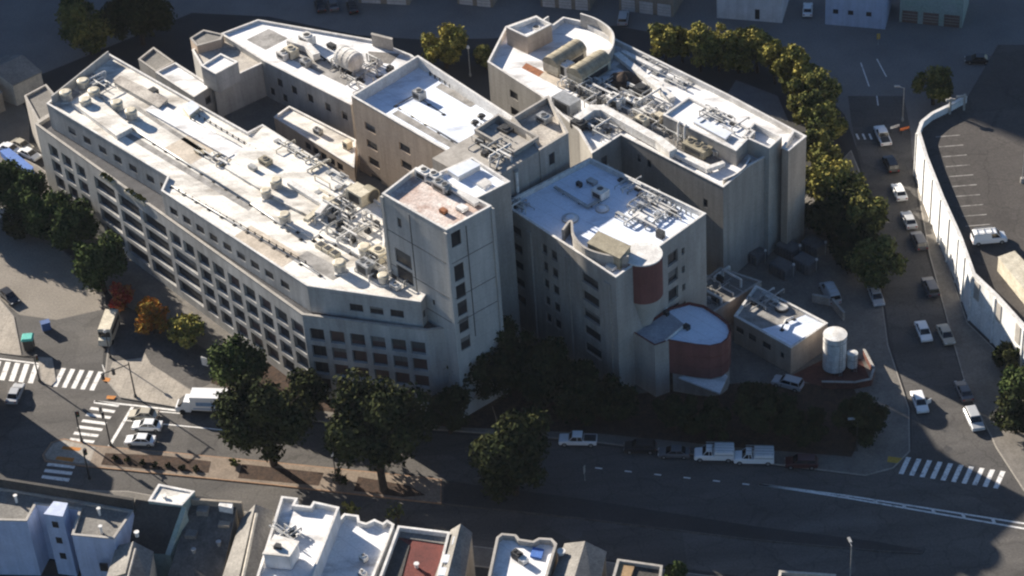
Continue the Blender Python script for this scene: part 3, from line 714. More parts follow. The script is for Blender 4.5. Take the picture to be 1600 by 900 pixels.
def prism_thing(name, label, cat, pts, z0, z1, m, zpix=None, top_m=None, group=None, lip=True):
    poly = PL(pts, z1 if zpix is None else zpix); c = cen(poly)
    root = thing(name, label, cat, (*c, z0), group)
    mb = MB(); mb.prism(poly, z0, z1); mb.build('body', m, root)
    mb = MB(); mb.prism(inset(ccw(poly), -.08), z1, z1+.08); mb.build('top', top_m or m, root)
    return root
prism_thing('roof_plinth', 'long low white plinth with vent drums on the far end of the wing', 'roof plinth', [(112, 160), (140, 142), (206, 199), (182, 212)], ZA, ZA+.9, m_white, top_m=m_roofc)
prism_thing('roof_plinth', 'rough grey plinth along the inner edge of the wing roof', 'roof plinth', [(178, 128), (188, 119), (262, 155), (248, 168)], ZA, ZA+.7, m_steel, top_m=m_roofg)
prism_thing('roof_step', 'long raised white roof strip along the courtyard side of the wing', 'roof step', [(228, 172), (246, 160), (404, 246), (386, 262)], ZA, ZA+.35, m_roof, top_m=m_roof)
prism_thing('roof_step', 'broad raised white roof section with ragged vents in the middle of the wing', 'roof step', [(352, 262), (412, 198), (548, 286), (500, 345), (445, 318)], ZA, ZA+.45, m_roofc, top_m=m_roofc)
prism_thing('roof_hatch', 'open roof hatch with blue shaded lid by the courtyard edge of the wing', 'hatch', [(285, 166), (300, 158), (311, 168), (296, 180)], ZA, ZA+.9, m_creamm, top_m=m_skyl)
for k, (x, y) in enumerate(((502, 387), (513, 393), (524, 400))):
    lb = ('first square dark hatch in the row of three near the wing tip', 'middle square dark hatch in the row of three near the wing tip', 'last square dark hatch in the row of three, next to a vent drum')[k]
    c = A(x, y); r_ = thing('square_hatch', lb, 'hatch', (*c, ZA), 'square hatches near the wing tip')
    mb = MB(); mb.box(*c, ZA, 1.3, 1.3, .7, A1); mb.build('kerb', m_creamm, r_); mb = MB(); mb.box(*c, ZA+.7, 1.0, 1.0, .05, A1); mb.build('lid', m_darkm, r_)

def pipe(name, label, pts, r, m, z=ZA, cat='roof pipe', lift=.5, group=None, legs=True, n=8, zpix=None):
    q = PL(pts, z+lift if zpix is None else zpix); c = q[0]
    root = thing(name, label, cat, (*c, z), group)
    mb = MB(); mb.path([(x, y, z+lift) for x, y in q], r, n); mb.build('pipe', m, root, smooth=True)
    if legs:
        for a, b in zip(q[:-1], q[1:]):
            L = math.dist(a, b); k = max(1, int(L/3))
            for i in range(k+1):
                t = i/k; x, y = a[0]+(b[0]-a[0])*t, a[1]+(b[1]-a[1])*t
                mb = MB(); mb.box(x, y, z, .25, .12, lift, A1); mb.box(x, y, z, .6, .6, .06, A1); mb.build('support', m_darkm, root)
    return root
pipe('roof_pipe', 'grey pipe running down the middle of the wing roof towards the tower', [(205, 200), (392, 318), (470, 372)], .16, m_steel, lift=.35)
pipe('roof_pipe', 'thin pipe along the street edge of the wing roof', [(268, 290), (470, 410), (500, 428)], .09, m_steel, lift=.4)
pipe('roof_pipe', 'thin pipe behind the hatches at the courtyard edge of the wing', [(300, 186), (395, 240)], .1, m_steel, lift=.35)
pipe('roof_pipe', 'pale pipe bending round the pipe clutter near the tower', [(440, 345), (490, 372), (500, 366), (548, 392)], .18, m_cap, lift=.6)
def fence_posts(name, label, a, b, n, z, h=.55, m=m_darkm, cat='guard posts'):
    q0, q1 = PL([a, b], z); root = thing(name, label, cat, (*q0, z))
    for k in range(n):
        t = k/(n-1); mb = MB(); mb.box(q0[0]+(q1[0]-q0[0])*t, q0[1]+(q1[1]-q0[1])*t, z, .18, .18, h, A1); mb.build('post', m, root); mb = MB(); mb.tube((*q0, z+h*.8), (*q1, z+h*.8), .05, 5); mb.build('cable', m, root)
fence_posts('roof_guard', 'row of little posts and cable along the street side of the wing roof', (280, 300), (478, 412), 19, ZA)
fence_posts('roof_guard', 'row of little posts on the courtyard edge of the wing roof', (303, 178), (400, 236), 12, ZA)
# ragged roof planters / plants on the wing
def ac(name, label, pt, z, sx, sy, h, m=m_steel, fans=1, cat='roof unit', a=A1, group=None):
    c = P(*pt, z+h/2); root = thing(name, label, cat, (*c, z), group)
    mb = MB(); mb.box(*c, z+.2, sx, sy, h-.2, a); mb.build('casing', m, root)
    mb = MB()
    for i in (-1, 1):
        mb.box(c[0]+math.cos(a)*i*sx*.38, c[1]+math.sin(a)*i*sx*.38, z, .15, sy*.95, .2, a)
    mb.build('rail', m_darkm, root)
    for k in range(fans):
        t = (k+.5)/fans-.5; x, y = c[0]+math.cos(a)*t*sx, c[1]+math.sin(a)*t*sx
        r = min(sx/fans, sy)*.38; mb = MB(); mb.cyl(x, y, z+h, r, .16, 14); mb.cyl(x, y, z+h+.16, r*.75, .02, 14, mi=1); mb.build('fan', [m, m_darkm], root)
    mb = MB(); mb.box(c[0]+math.sin(a)*sy/2*1.0, c[1]-math.cos(a)*sy/2, z+.4, sx*.7, .06, h-.7, a); mb.build('louvre', m_darkm, root)
    return root
def duct(name, label, pts, z, wd, h, m, cat='duct', zb=None):
    q = PL(pts, z+h); root = thing(name, label, cat, (*q[0], z))
    mb = MB()
    for a, b in zip(q[:-1], q[1:]):
        L = math.dist(a, b); mb.box((a[0]+b[0])/2, (a[1]+b[1])/2, z+.3, L+wd*.9, wd, h-.3+.004*len(mb.f), math.atan2(b[1]-a[1], b[0]-a[0]))
    mb.build('trunk', m, root); mb = MB()
    for a, b in zip(q[:-1], q[1:]):
        L = math.dist(a, b); k = max(2, int(L/2.5))
        for i in range(k): t = (i+.5)/k; mb.box(a[0]+(b[0]-a[0])*t, a[1]+(b[1]-a[1])*t, z, wd*.8, .15, .35, math.atan2(b[1]-a[1], b[0]-a[0])+1.57)
    mb.build('support', m_darkm, root); return root
def clutter(name, label, pts, z, n, seed, cat='pipework', hmax=1.6, mats=(m_steel, m_cap, m_darkm)):
    """a rack of pipes, valves and frames between two marks"""
    rng = random.Random(seed); q = PL(pts, z); c = cen(q); root = thing(name, label, cat, (*c, z))
    def rp(): 
        u, v = rng.random(), rng.random(); a, b, d = Vector(q[0]), Vector(q[1]), Vector(q[3])
        return a+(b-a)*u+(d-a)*v
    e1 = Vector((math.cos(A1), math.sin(A1))); e2 = Vector((-e1.y, e1.x))
    for nm, m, kk in (('pipe', mats[0], n), ('insulated_pipe', mats[1], n//2), ('frame', mats[2], n//2)):
        mb = MB(); PARTS = []
        for i in range(kk):
            p = rp(); L = rng.uniform(1.2, 4.5); d = e1 if rng.random() < .6 else e2; h = rng.uniform(.3, hmax)
            s = p-d*L/2; t = p+d*L/2; r = rng.uniform(.05, .14)*(1.5 if nm == 'insulated_pipe' else 1)
            if nm == 'frame':
                mb = MB(); mb.box(p.x, p.y, z, rng.uniform(.5, 1.3), rng.uniform(.4, 1), h*.8, A1); mb.build('equipment_box', m, root)
            else:
                one = MB()
                for b_ in (mb, one): b_.tube((s.x, s.y, z+h), (t.x, t.y, z+h), r, 6); b_.tube((s.x, s.y, z), (s.x, s.y, z+h), r, 6); b_.tube((t.x, t.y, z), (t.x, t.y, z+h), r, 6)
                PARTS.append(one)
        if nm != 'frame' and kk:
            if kk < 14:
                for q_ in PARTS: q_.build(nm, m, root)
            else: mb.build(nm, m, root)
    return root
clutter('pipework', 'tangle of grey pipes and frames on the wing roof in front of the tower', [(485, 345), (545, 385), (585, 345), (535, 312)], ZA, 26, 4)
clutter('pipework', 'small pipes and valves in the sunken well by the wing tip', [(560, 420), (615, 458), (640, 440), (590, 405)], ZA, 12, 5)
clutter('pipework', 'scattered pipes around the yellow green planters of the wing roof', [(490, 300), (530, 330), (560, 305), (520, 280)], ZA, 9, 6, mats=(m_steel, m_creamm, m_steel))
ac('roof_unit', 'cream air handler with a big round mouth at the courtyard edge near the tower', (562, 305), ZA, 3.6, 2.4, 2.2, m_creamm, 0)
c = A(578, 303, 21.2); r_ = thing('exhaust_cowl', 'big round open exhaust cowl facing the tower', 'exhaust cowl', (*c, ZA)); mb = MB(); e = Vector((math.cos(A1), math.sin(A1), 0)); p = Vector((*c, 21.2)); mb.tube(p-e*.9, p+e*.9, 1.25, 20); mb.build('cowl', m_tanm, r_); mb = MB(); mb.tube(p+e*.88, p+e*.93, 1.05, 20); mb.build('mouth', m_darkm, r_)
ac('roof_unit', 'blue grey chiller in the sunken well near the wing tip', (572, 418), ZA, 2.6, 1.8, 2.0, m_steel, 2)
ac('roof_unit', 'tan fan unit beside the tower wall above the wing', (592, 398), ZA, 2.4, 2.0, 2.0, m_creamm, 1)
ac('roof_unit', 'small white box unit next to the sunken well', (560, 396), ZA, 2.0, 1.2, .8, m_white, 0)
ac('roof_unit', 'low cream unit at the very tip of the wing', (618, 447), ZA, 1.6, 1.0, .9, m_cap, 1)
ac('roof_unit', 'low dark vent box near the inner edge of the wing', (240, 143), ZA, 1.4, 1.2, .9, m_darkm, 0)
ac('roof_unit', 'small reddish vent in the bright centre of the far wing roof', (297, 208), ZA, 1.6, .9, .4, m_brownm, 0)
ac('roof_unit', 'greenish unit on the raised section next to the courtyard', (415, 252), ZA+.5, 2.0, 1.4, 1.0, m_tanm, 1)
ac('roof_unit', 'flat grey unit on the raised section near its courtyard corner', (395, 262), ZA+.5, 1.6, .8, .7, m_steel, 0)
duct('duct', 'white boxed duct stepping down behind the vents in the wing middle', [(455, 285), (508, 318), (498, 330)], ZA+.4, 1.0, .9, m_cap)
duct('duct', 'cream duct alongside the pipe clutter near the tower', [(480, 340), (520, 308)], ZA, .9, .9, m_creamm)
clutter('pipework', 'low pipes and vents along the middle of the long wing roof', [(300, 240), (380, 285), (395, 275), (320, 228)], ZA, 10, 71, hmax=.6, mats=(m_steel, m_cap, m_tanm))
clutter('pipework', 'small boxes and pipes among the vent drums of the far wing end', [(120, 135), (165, 165), (190, 150), (150, 118)], ZA, 10, 72, hmax=.9, mats=(m_steel, m_cap, m_steel))
clutter('pipework', 'little stacks along the courtyard edge of the raised wing section', [(430, 225), (545, 292), (552, 286), (438, 218)], ZA+.45, 14, 73, hmax=.7, mats=(m_steel, m_creamm, m_steel))
mb = MB(); a_, b_ = [Vector(p) for p in PL([(76, 161), (170, 86)], 20.4)]; c_m = (a_+b_)/2+Vector((.45, -.5)); mb.box(c_m.x, c_m.y, 20.05, (b_-a_).length-1.0, .25, 1.7, math.atan2(b_.y-a_.y, b_.x-a_.x)); mb.build('end_screen', m_wing, wing_root)
# terrace rubble planters
for k, (pt, lb) in enumerate((((213, 306), 'long planter with dry plants on the sunlit terrace of the wing'), ((168, 278), 'short planter trough on the narrow terrace of the wing'))):
    c = P(*pt, 16); r_ = thing('planter', lb, 'planter', (*c, 15.45)); mb = MB(); mb.box(*c, 15.45, 5.5-2*k, .9, .55, A1); mb.build('trough', m_creamm, r_)
    mb = MB(); rng = random.Random(k)
    for i in range(60):
        t = rng.uniform(-2.5+k, 2.5-k); s = rng.uniform(-.35, .35); x = c[0]+math.cos(A1)*t-math.sin(A1)*s; y = c[1]+math.sin(A1)*t+math.cos(A1)*s; h = rng.uniform(.2, .6)
        mb.face([(x-.2, y, 16), (x+.2, y+.1, 16), (x+.1, y, 16+h), (x-.1, y-.1, 16+h*.8)])
    mb.build('plants', LF['olive'][1], r_)

# tower roof
ZT2 = 34.3
T = lambda x, y: P(x, y, ZT2)
pipe('roof_pipe', 'row of blue grey pipes along the back of the tower roof', [(655, 272), (700, 298)], .35, m_steel, z=ZT2, lift=.7)
ac('roof_unit', 'bright white fan unit at the back corner of the tower roof', (663, 272), ZT2, 2.4, 1.6, 1.5, m_white, 1)
ac('roof_unit', 'second white fan unit along the back edge of the tower roof', (678, 277), ZT2, 2.2, 1.5, 1.4, m_white, 1)
ac('roof_unit', 'blue grey fan unit behind the stained middle of the tower roof', (690, 291), ZT2, 2.8, 1.5, 1.3, m_steel, 2)
ac('roof_unit', 'orange stained small box near the front of the tower roof', (693, 330), ZT2, 1.1, .8, .7, m_rust, 0)
ac('roof_unit', 'white box unit at the right edge of the tower roof', (722, 326), ZT2, 1.5, 1.2, .7, m_white, 0)
duct('duct', 'long white duct along the right edge of the tower roof', [(697, 285), (742, 315)], ZT2, .9, .8, m_cap)
# stair penthouse skylight
prism_thing('skylight', 'blue shaded skylight box on the white roofed penthouse behind the tower', 'skylight', [(700, 266), (716, 276), (750, 258), (735, 250)], 30, 30.9, m_cap, top_m=m_skyl)
prism_thing('skylight', 'small oval topped white hatch on the penthouse behind the tower', 'hatch', [(745, 287), (755, 293), (768, 285), (758, 279)], 30, 30.5, m_white, top_m=m_cap)
# middle block roof
ZD = 21.2
for pts, m_ in (([(612, 178), (622, 172), (735, 238), (726, 244)], m_pgrey), ([(690, 130), (745, 162), (735, 168), (680, 136)], m_pgrey)): patch(mid, pts, ZD+.012, m_)
for pts, m_ in (([(430, 80), (455, 70), (560, 120), (540, 134)], m_pgrey), ([(385, 62), (420, 45), (450, 60), (415, 78)], m_pgrey), ([(575, 80), (625, 84), (610, 100), (580, 96)], m_pdark)): patch(rear, pts, 15.662+.003*(pts[0][0] % 3), m_)
ac('roof_unit', 'small fan unit casting a long shadow on the white roof of the tan block', (655, 148), ZD, 1.9, 1.5, 1.5, m_steel, 1)
pipe('roof_pipe', 'dark conduit laid in a corner across the white roof of the tan block', [(618, 165), (648, 148), (693, 178)], .08, m_darkm, z=ZD, lift=.15)
pipe('roof_pipe', 'grey conduit along the near side of the white roof of the tan block', [(625, 168), (728, 232)], .14, m_steel, z=ZD, lift=.2)
fence_posts('roof_vents', 'line of small dark vents along the back edge of the tan block roof', (672, 118), (775, 180), 14, ZD, .7)
for k, (pt, lb) in enumerate((((752, 182), 'dark mushroom vent on the tan block roof near the stepped penthouse'), ((742, 192), 'lone dark mushroom vent further out on the tan block roof'))):
    c = P(*pt, ZD+.5); r_ = thing('mushroom_vent', lb, 'roof vent', (*c, ZD)); mb = MB(); mb.cyl(*c, ZD, .3, .6, 10); mb.build('stem', m_darkm, r_); mb = MB(); mb.cyl(*c, ZD+.6, .75, .35, 14, r2=.4); mb.build('hood', m_darkm, r_)
# link roofs
fence_posts('roof_rail', 'grey rail across the open roof wells of the stepped penthouse', (752, 200), (806, 230), 8, 26.4, 1.0, m_steel)
ac('roof_unit', 'dark box unit in the roof well of the stepped penthouse', (790, 205), 26.4, 2.2, 1.6, 1.3, m_darkm, 1)
ac('roof_unit', 'grey unit on the penthouse wing beside the east block', (850, 185), 26.3, 2.2, 1.6, 1.2, m_steel, 1)
pipe('flue', 'slim white flue standing at the rear corner of the shaded front roof', [(809, 306), (809, 306.1)], .2, m_white, z=21, lift=.05, legs=False, cat='flue')
c = P(809, 306, ZC); r_ = thing('flue_pipe', 'tall white flue pipe rising at the corner between the tower and the front block', 'flue', (*c, ZC)); mb = MB(); mb.tube((*c, ZC), (*c, ZC+4.6), .3, 10); mb.build('stack', m_white, r_); mb = MB(); mb.cyl(*c, ZC+4.6, .42, .25, 10); mb.build('cap', m_steel, r_)
clutter('pipework', 'pipes and boxes on the plain grey roof between the penthouses', [(735, 232), (775, 260), (800, 245), (760, 215)], 27.2, 8, 51, hmax=1.0)
pipe('roof_pipe', 'pale diagonal pipe down the dark penthouse wall above the tower hut', [(782, 238), (776, 262)], .18, m_cap, z=27.2, lift=.5)
# front block roof
for k, (pt, lb, rr) in enumerate((((891, 340), 'larger white round dome skylight on the blue shaded front roof', 1.3), ((941, 325), 'smaller white round dome skylight further back on the blue shaded front roof', 1.05))):
    c = P(*pt, ZC+.3); r_ = thing('dome_skylight', lb, 'skylight', (*c, ZC), 'round skylights of the front roof'); mb = MB(); mb.cyl(*c, ZC, rr, .25, 24); mb.build('kerb', m_capg, r_); mb = MB(); mb.cyl(*c, ZC+.25, rr*.97, .12, 24, r2=rr*.8); mb.cyl(*c, ZC+.37, rr*.8, .1, 24, r2=rr*.3); mb.build('dome', m_skyl, r_, True)
ac('roof_unit', 'white topped fan unit in the middle of the blue shaded front roof', (938, 302), ZC, 2.2, 1.8, 1.5, m_white, 1)
ac('roof_unit', 'low grey vent box at the back of the blue shaded front roof', (925, 284), ZC, 1.6, 1.0, .6, m_steel, 0)
ac('roof_unit', 'tiny dark vent at the back left of the blue shaded front roof', (905, 288), ZC, .9, .6, .8, m_darkm, 0)
duct('duct', 'grey duct cross along the middle of the blue shaded front roof', [(868, 292), (918, 322), (940, 310)], ZC, .5, .5, m_steel)
r_ = prism_thing('stair_house', 'tan humped stair house inside the curved screen of the front roof', 'roof house', [(918, 380), (935, 362), (985, 385), (968, 404)], ZC, ZC+2.2, m_tanm)
fence_posts('roof_pipes', 'row of small vents and pipes along the back edge of the front block roof', (950, 264), (1080, 340), 18, ZC, .9, m_steel)
clutter('pipework', 'white and grey pipework on the sunlit corner of the front block roof', [(960, 340), (1010, 368), (1060, 330), (1005, 300)], ZC, 18, 8, mats=(m_steel, m_cap, m_steel), hmax=.9)
clutter('pipework', 'cables and valves along the sunlit back edge of the front block roof', [(960, 285), (1060, 345), (1070, 337), (970, 277)], ZC, 16, 9, mats=(m_steel, m_cap, m_darkm), hmax=.8)
ac('roof_unit', 'white unit on the sunlit corner of the front block roof', (1000, 340), ZC, 2.0, 1.4, .8, m_white, 0)
ac('roof_unit', 'dark stub vent next to the top of the red stair bay', (1032, 366), ZC, 1.2, .9, 1.2, m_darkm, 0)
ac('roof_unit', 'white boxes heap in the front corner behind the curved screen', (955, 418), ZC, 1.4, .9, .7, m_white, 0)
clutter('pipework', 'grey pipes at the dark left corner of the front block roof', [(788, 318), (812, 332), (822, 322), (800, 308)], ZC, 8, 10, hmax=1.3)
# rear block roof
def barrel(name, label, pt, z, wd, L, h, ang, cat):
    c = P(*pt, z+h*.7); root = thing(name, label, cat, (*c, z)); e = Vector((math.cos(ang), math.sin(ang), 0)); u = Vector((-e.y, e.x, 0)); p = Vector((*c, 0))
    hb = h-wd*.42
    mb = MB(); mb.box(*c, z+.25, L, wd, hb-.25, ang); mb.build('casing', m_creamm, root)
    prof = [(math.cos(a)*wd*.52, hb+math.sin(a)*wd*.42) for a in np.linspace(0, math.pi, 13)]
    mb = MB(); r0 = [tuple(p-e*L*.51+u*a+Vector((0, 0, z+b))) for a, b in prof]; r1 = [tuple(p+e*L*.51+u*a+Vector((0, 0, z+b))) for a, b in prof]
    for i in range(12): mb.face([r0[i], r0[i+1], r1[i+1], r1[i]][::-1])
    mb.face(r0); mb.face(r1[::-1]); mb.build('barrel_top', m_tanm, root)
    for k in range(4):
        q = p+e*L*(-.36+.24*k); mb = MB(); mb.path([tuple(q+u*a*1.02+Vector((0, 0, z+b+.02))) for a, b in prof], .05, 4); mb.build('rib', m_tanm, root)
    for sg in (-1, 1):
        q = p+u*sg*(wd/2+.02); mb = MB(); mb.box(q.x, q.y, z+.5, L*.8, .06, hb-.9, ang); mb.build('louvre', m_darkm, root)
    return root
def tank(name, label, pt, z, r, L, ang, m, cat='tank', squash=1.0, leg=.3):
    c = P(*pt, z+r); root = thing(name, label, cat, (*c, z)); mb = MB(); e = Vector((math.cos(ang), math.sin(ang), 0)); p = Vector((*c, z+r*squash+leg))
    n = 20; u = Vector((-e.y, e.x, 0)); rings = []
    prof = [(-L/2-.35*r, .45), (-L/2-.2*r, .8), (-L/2, 1), (L/2, 1), (L/2+.2*r, .8), (L/2+.35*r, .45)]
    for x, k in prof: rings.append([tuple(p+e*x+u*math.cos(2*math.pi*i/n)*r*k+Vector((0, 0, math.sin(2*math.pi*i/n)*r*k*squash))) for i in range(n)])
    for a, b in zip(rings[:-1], rings[1:]):
        for i in range(n): mb.face([a[i], a[(i+1) % n], b[(i+1) % n], b[i]])
    mb.face(rings[0]); mb.face(rings[-1][::-1]); mb.build('shell', m, root)
    mb = MB()
    for t in (-.3, .3): q = p+e*t*L; mb.box(q.x, q.y, z, .3, r*1.7, leg+.25*r, ang)
    mb.build('saddle', m_darkm, root)
    for t in (-.35, 0, .35):
        q = p+e*t*L; mb = MB()
        mb.path([tuple(q+u*math.cos(a_)*r*1.01+Vector((0, 0, math.sin(a_)*r*1.01*squash))) for a_ in np.linspace(.1, 3.04, 9)], .05, 4); mb.build('band', m, root)
    return root
tank('storage_tank', 'big cream rounded tank on the sunlit roof of the rear block', (545, 94), 15.65, 1.8, 3.8, A1, m_roofc)
duct('duct', 'curving white duct beside the cream tank on the rear block', [(455, 62), (480, 70), (492, 82)], 15.65, 1.3, 1.5, m_white)
ac('roof_unit', 'white fan unit near the street edge of the rear block roof', (480, 62), 15.65, 2.4, 2.0, 1.8, m_white, 1)
ac('roof_unit', 'cream fan unit near the courtyard edge of the rear block roof', (455, 82), 15.65, 2.2, 1.8, 1.8, m_creamm, 1)
ac('roof_unit', 'grey fan unit right of the courtyard edge of the rear block roof', (478, 98), 15.65, 1.8, 1.4, 1.2, m_steel, 1)
ac('roof_unit', 'white tall vent box at the left end of the rear block roof', (443, 86), 15.65, 2.2, 1.6, 1.3, m_white, 1)
ac('roof_unit', 'dark low box between the tank and the street on the rear block', (518, 72), 15.65, 1.6, 1.0, .8, m_darkm, 0)
clutter('pipework', 'grey pipes between the cream tank and the tan block', [(535, 140), (565, 155), (610, 110), (585, 95)], 15.65, 14, 12)
clutter('pipework', 'thin pipes in front of the cream tank', [(515, 105), (540, 120), (560, 108), (530, 92)], 15.65, 8, 13)
pipe('roof_pipe', 'dark pipe running lengthwise across the rear block roof', [(490, 80), (560, 128)], .15, m_darkm, z=15.65, lift=.3)
ac('roof_unit', 'pair of small cowls on the sunny courtyard building', (497, 205), 11.3, 1.6, 1.0, 1.0, m_steel, 2)
ac('roof_unit', 'cream vent box at the end of the courtyard building', (543, 226), 11.3, 1.2, 1.2, 1.5, m_creamm, 0)
prism_thing('roof_sign', 'pale upright screen at the street edge of the rear block', 'screen', [(580, 54), (612, 62), (613, 60), (581, 52)], 15.6, 18, m_capg)
# east block roof
barrel('cooling_tower', 'barrel topped tan cooling tower nearest the left end of the east block', (882, 84), ZE, 3.3, 7.2, 3.4, RAD(44), 'cooling tower')
barrel('cooling_tower', 'barrel topped tan cooling tower inside the curved white screen', (920, 101), ZE, 3.3, 7.2, 3.4, RAD(44), 'cooling tower')
for pt, lb, s in (((880, 105), 'white tall casing below the left cooling tower', (3.6, 2.0, 2.3)), ((912, 112), 'grey casing below the right cooling tower', (2.6, 1.6, 1.8))):
    ac('roof_unit', lb, pt, ZE, *s, m_white if 'white' in lb else m_steel, 1)
ac('roof_unit', 'white box inside the walled corner of the east roof', (838, 50), ZI, 2.6, 1.8, 1.8, m_white, 1)
c = P(973, 130, ZE); r_ = thing('brown_cover', 'dark brown cone shaped cover heap in the middle of the east roof', 'cover', (*c, ZE)); mb = MB(); rng = random.Random(2); n = 18; base = [(c[0]+2.9*math.cos(2*math.pi*k/n)*rng.uniform(.85, 1.1), c[1]+2.4*math.sin(2*math.pi*k/n)*rng.uniform(.85, 1.1), ZE) for k in range(n)]; midr = [(c[0]+(b[0]-c[0])*.62, c[1]+(b[1]-c[1])*.62, ZE+1.3+rng.uniform(-.2, .2)) for b in base]
for k in range(n):
    j = (k+1) % n; mb.face([base[k], base[j], midr[j], midr[k]]); mb.face([midr[k], midr[j], (c[0]+.3, c[1]+.3, ZE+2.1)])
mb.build('sheet', m_brownm, r_)
clutter('pipework', 'white machinery and pipes left of the brown cover on the east roof', [(880, 130), (925, 155), (945, 138), (905, 115)], ZE, 18, 21, mats=(m_steel, m_white, m_white))
clutter('pipework', 'dense pipes and frames in the long trench of the east roof', [(950, 160), (1040, 215), (1062, 195), (990, 140)], ZE, 34, 22, mats=(m_steel, m_cap, m_white))
clutter('pipework', 'grey valves around the brick red unit on the lower east roof', [(1050, 215), (1100, 245), (1130, 232), (1075, 205)], ZE, 12, 23)
patch(east, [(822, 98), (850, 112), (842, 120), (815, 106)], ZE+.03, m_rust)
patch(east, [(945, 150), (1030, 200), (1044, 190), (962, 142)], ZE+.035, m_pdark)  # darker trench strip: dirty felt plus machinery shade put into the colour
clutter('pipework', 'crowded valves and boxes between the brown cover and the left cooling tower casing', [(885, 140), (960, 178), (985, 160), (915, 118)], ZE, 26, 61, mats=(m_steel, m_cap, m_darkm), hmax=2.0)
clutter('pipework', 'pale pipes on the lit strip beside the street side coping of the east roof', [(985, 92), (1060, 140), (1070, 132), (1000, 86)], ZE, 12, 62, mats=(m_steel, m_cap, m_steel), hmax=.8)
clutter('pipework', 'small vents and pipes on the raised east room roof', [(1090, 178), (1140, 208), (1165, 200), (1110, 165)], 20.7, 9, 63, hmax=.8)
clutter('pipework', 'loose boxes and pipes on the lower white roof by the courtyard notch', [(915, 205), (945, 222), (968, 205), (935, 185)], ZE, 10, 64, hmax=1.2)
ac('roof_unit', 'dark square plant box right behind the brown cover', (1002, 142), ZE, 2.2, 2.0, 1.6, m_darkm, 1)
ac('roof_unit', 'white twin fan unit at the left end of the trench of the east roof', (962, 158), ZE, 2.8, 1.8, 1.8, m_white, 2)
ac('roof_unit', 'cream box unit in the middle of the pipe frames of the east trench', (1003, 190), ZE, 2.0, 1.5, 1.6, m_creamm, 1)
duct('duct', 'long white duct bending along the courtyard edge of the east roof', [(905, 182), (925, 168), (942, 168), (1030, 218), (1048, 232)], ZE, 1.5, 1.7, m_white)
duct('duct', 'white parapet duct over the lower courtyard wall of the east block', [(1052, 236), (1105, 262), (1128, 254)], ZE, .8, 1.0, m_white)
duct('duct', 'flat white duct run behind the brown cover', [(965, 84), (1008, 118), (1048, 150)], ZE, 1.2, 1.0, m_white)
duct('duct', 'low white skylight duct along the street side of the east roof', [(975, 80), (1030, 108)], ZE, .8, .9, m_cap)
ac('roof_unit', 'brown striped unit in the sunken lower east roof', (1090, 232), ZE, 4.6, 2.4, 1.5, m_tanm, 3)
ac('roof_unit', 'pink tinged box by the golden trees edge of the east roof', (1022, 130), ZE, 3.4, 1.0, .7, m_white, 0)
ac('roof_unit', 'white machine block beside the long trench of the east roof', (990, 160), ZE, 2.6, 1.6, 1.3, m_white, 2)
ac('roof_unit', 'second white machine block further along the trench of the east roof', (1012, 176), ZE, 2.6, 1.4, 1.2, m_white, 1)
ac('roof_unit', 'cream upright tank like box at the raised room wall of the east roof', (1030, 185), ZE, 1.2, 1.2, 1.8, m_creamm, 0)
ac('roof_unit', 'grey flat topped unit at the left end of the trench on the east roof', (885, 162), ZE, 4.2, 2.6, 2.2, m_steel, 0)
ac('roof_unit', 'dark unit with white lamp between the penthouse and the east roof', (905, 195), ZE, 2.4, 1.8, 1.5, m_darkm, 1)
prism_thing('skylight', 'long white skylight on the raised room of the east roof', 'skylight', [(1083, 190), (1092, 183), (1142, 208), (1133, 217)], 20.7, 21.2, m_cap, top_m=m_skyl)
for k, px in enumerate((1062, 1072)):
    lb = ('left of two pale riser pipes on the wall of the raised east room', 'right of two pale riser pipes on the wall of the raised east room')[k]
    c = P(px, 190+5*k, 21.2); r_ = thing('riser_pipe', lb, 'pipe', (*c, ZE)); mb = MB(); e = Vector((math.sin(A1), -math.cos(A1)))*.3; mb.path([(c[0], c[1], 21.2), (c[0]-.3, c[1]-.6, 21.2), (c[0]-.5, c[1]-1.9, ZE)], .16, 8); mb.build('pipe', m_cap, r_)
# utility and annex roofs
c = P(1222, 482, 5); r_ = thing('roof_fan', 'dark round fan on the utility building roof', 'roof fan', (*c, 4.85)); mb = MB(); mb.cyl(*c, 4.85, 1.1, .5, 18); mb.build('housing', m_darkm, r_); mb = MB(); mb.cyl(*c, 5.35, .9, .04, 18); mb.build('grille', m_steel, r_)
pipe('roof_pipe', 'bent white pipe on the utility building roof', [(1222, 512), (1228, 500), (1240, 495)], .16, m_cap, z=4.85, lift=.5)
clutter('pipework', 'grey pipes and hatches at the back of the utility building roof', [(1170, 478), (1200, 492), (1235, 470), (1195, 455)], 4.85, 9, 31, hmax=.8)
clutter('pipework', 'pale pipes on the dark low link roof', [(1085, 460), (1110, 478), (1165, 445), (1130, 430)], 4.2, 10, 32, mats=(m_steel, m_cap, m_darkm))
ac('roof_unit', 'small dark box on the round ended annex roof', (1073, 511), 9.75, .9, .7, .8, m_darkm, 0)
ac('roof_unit', 'small dark vent at the inner corner of the annex roof', (1041, 489), 9.75, .8, .6, .8, m_darkm, 0)
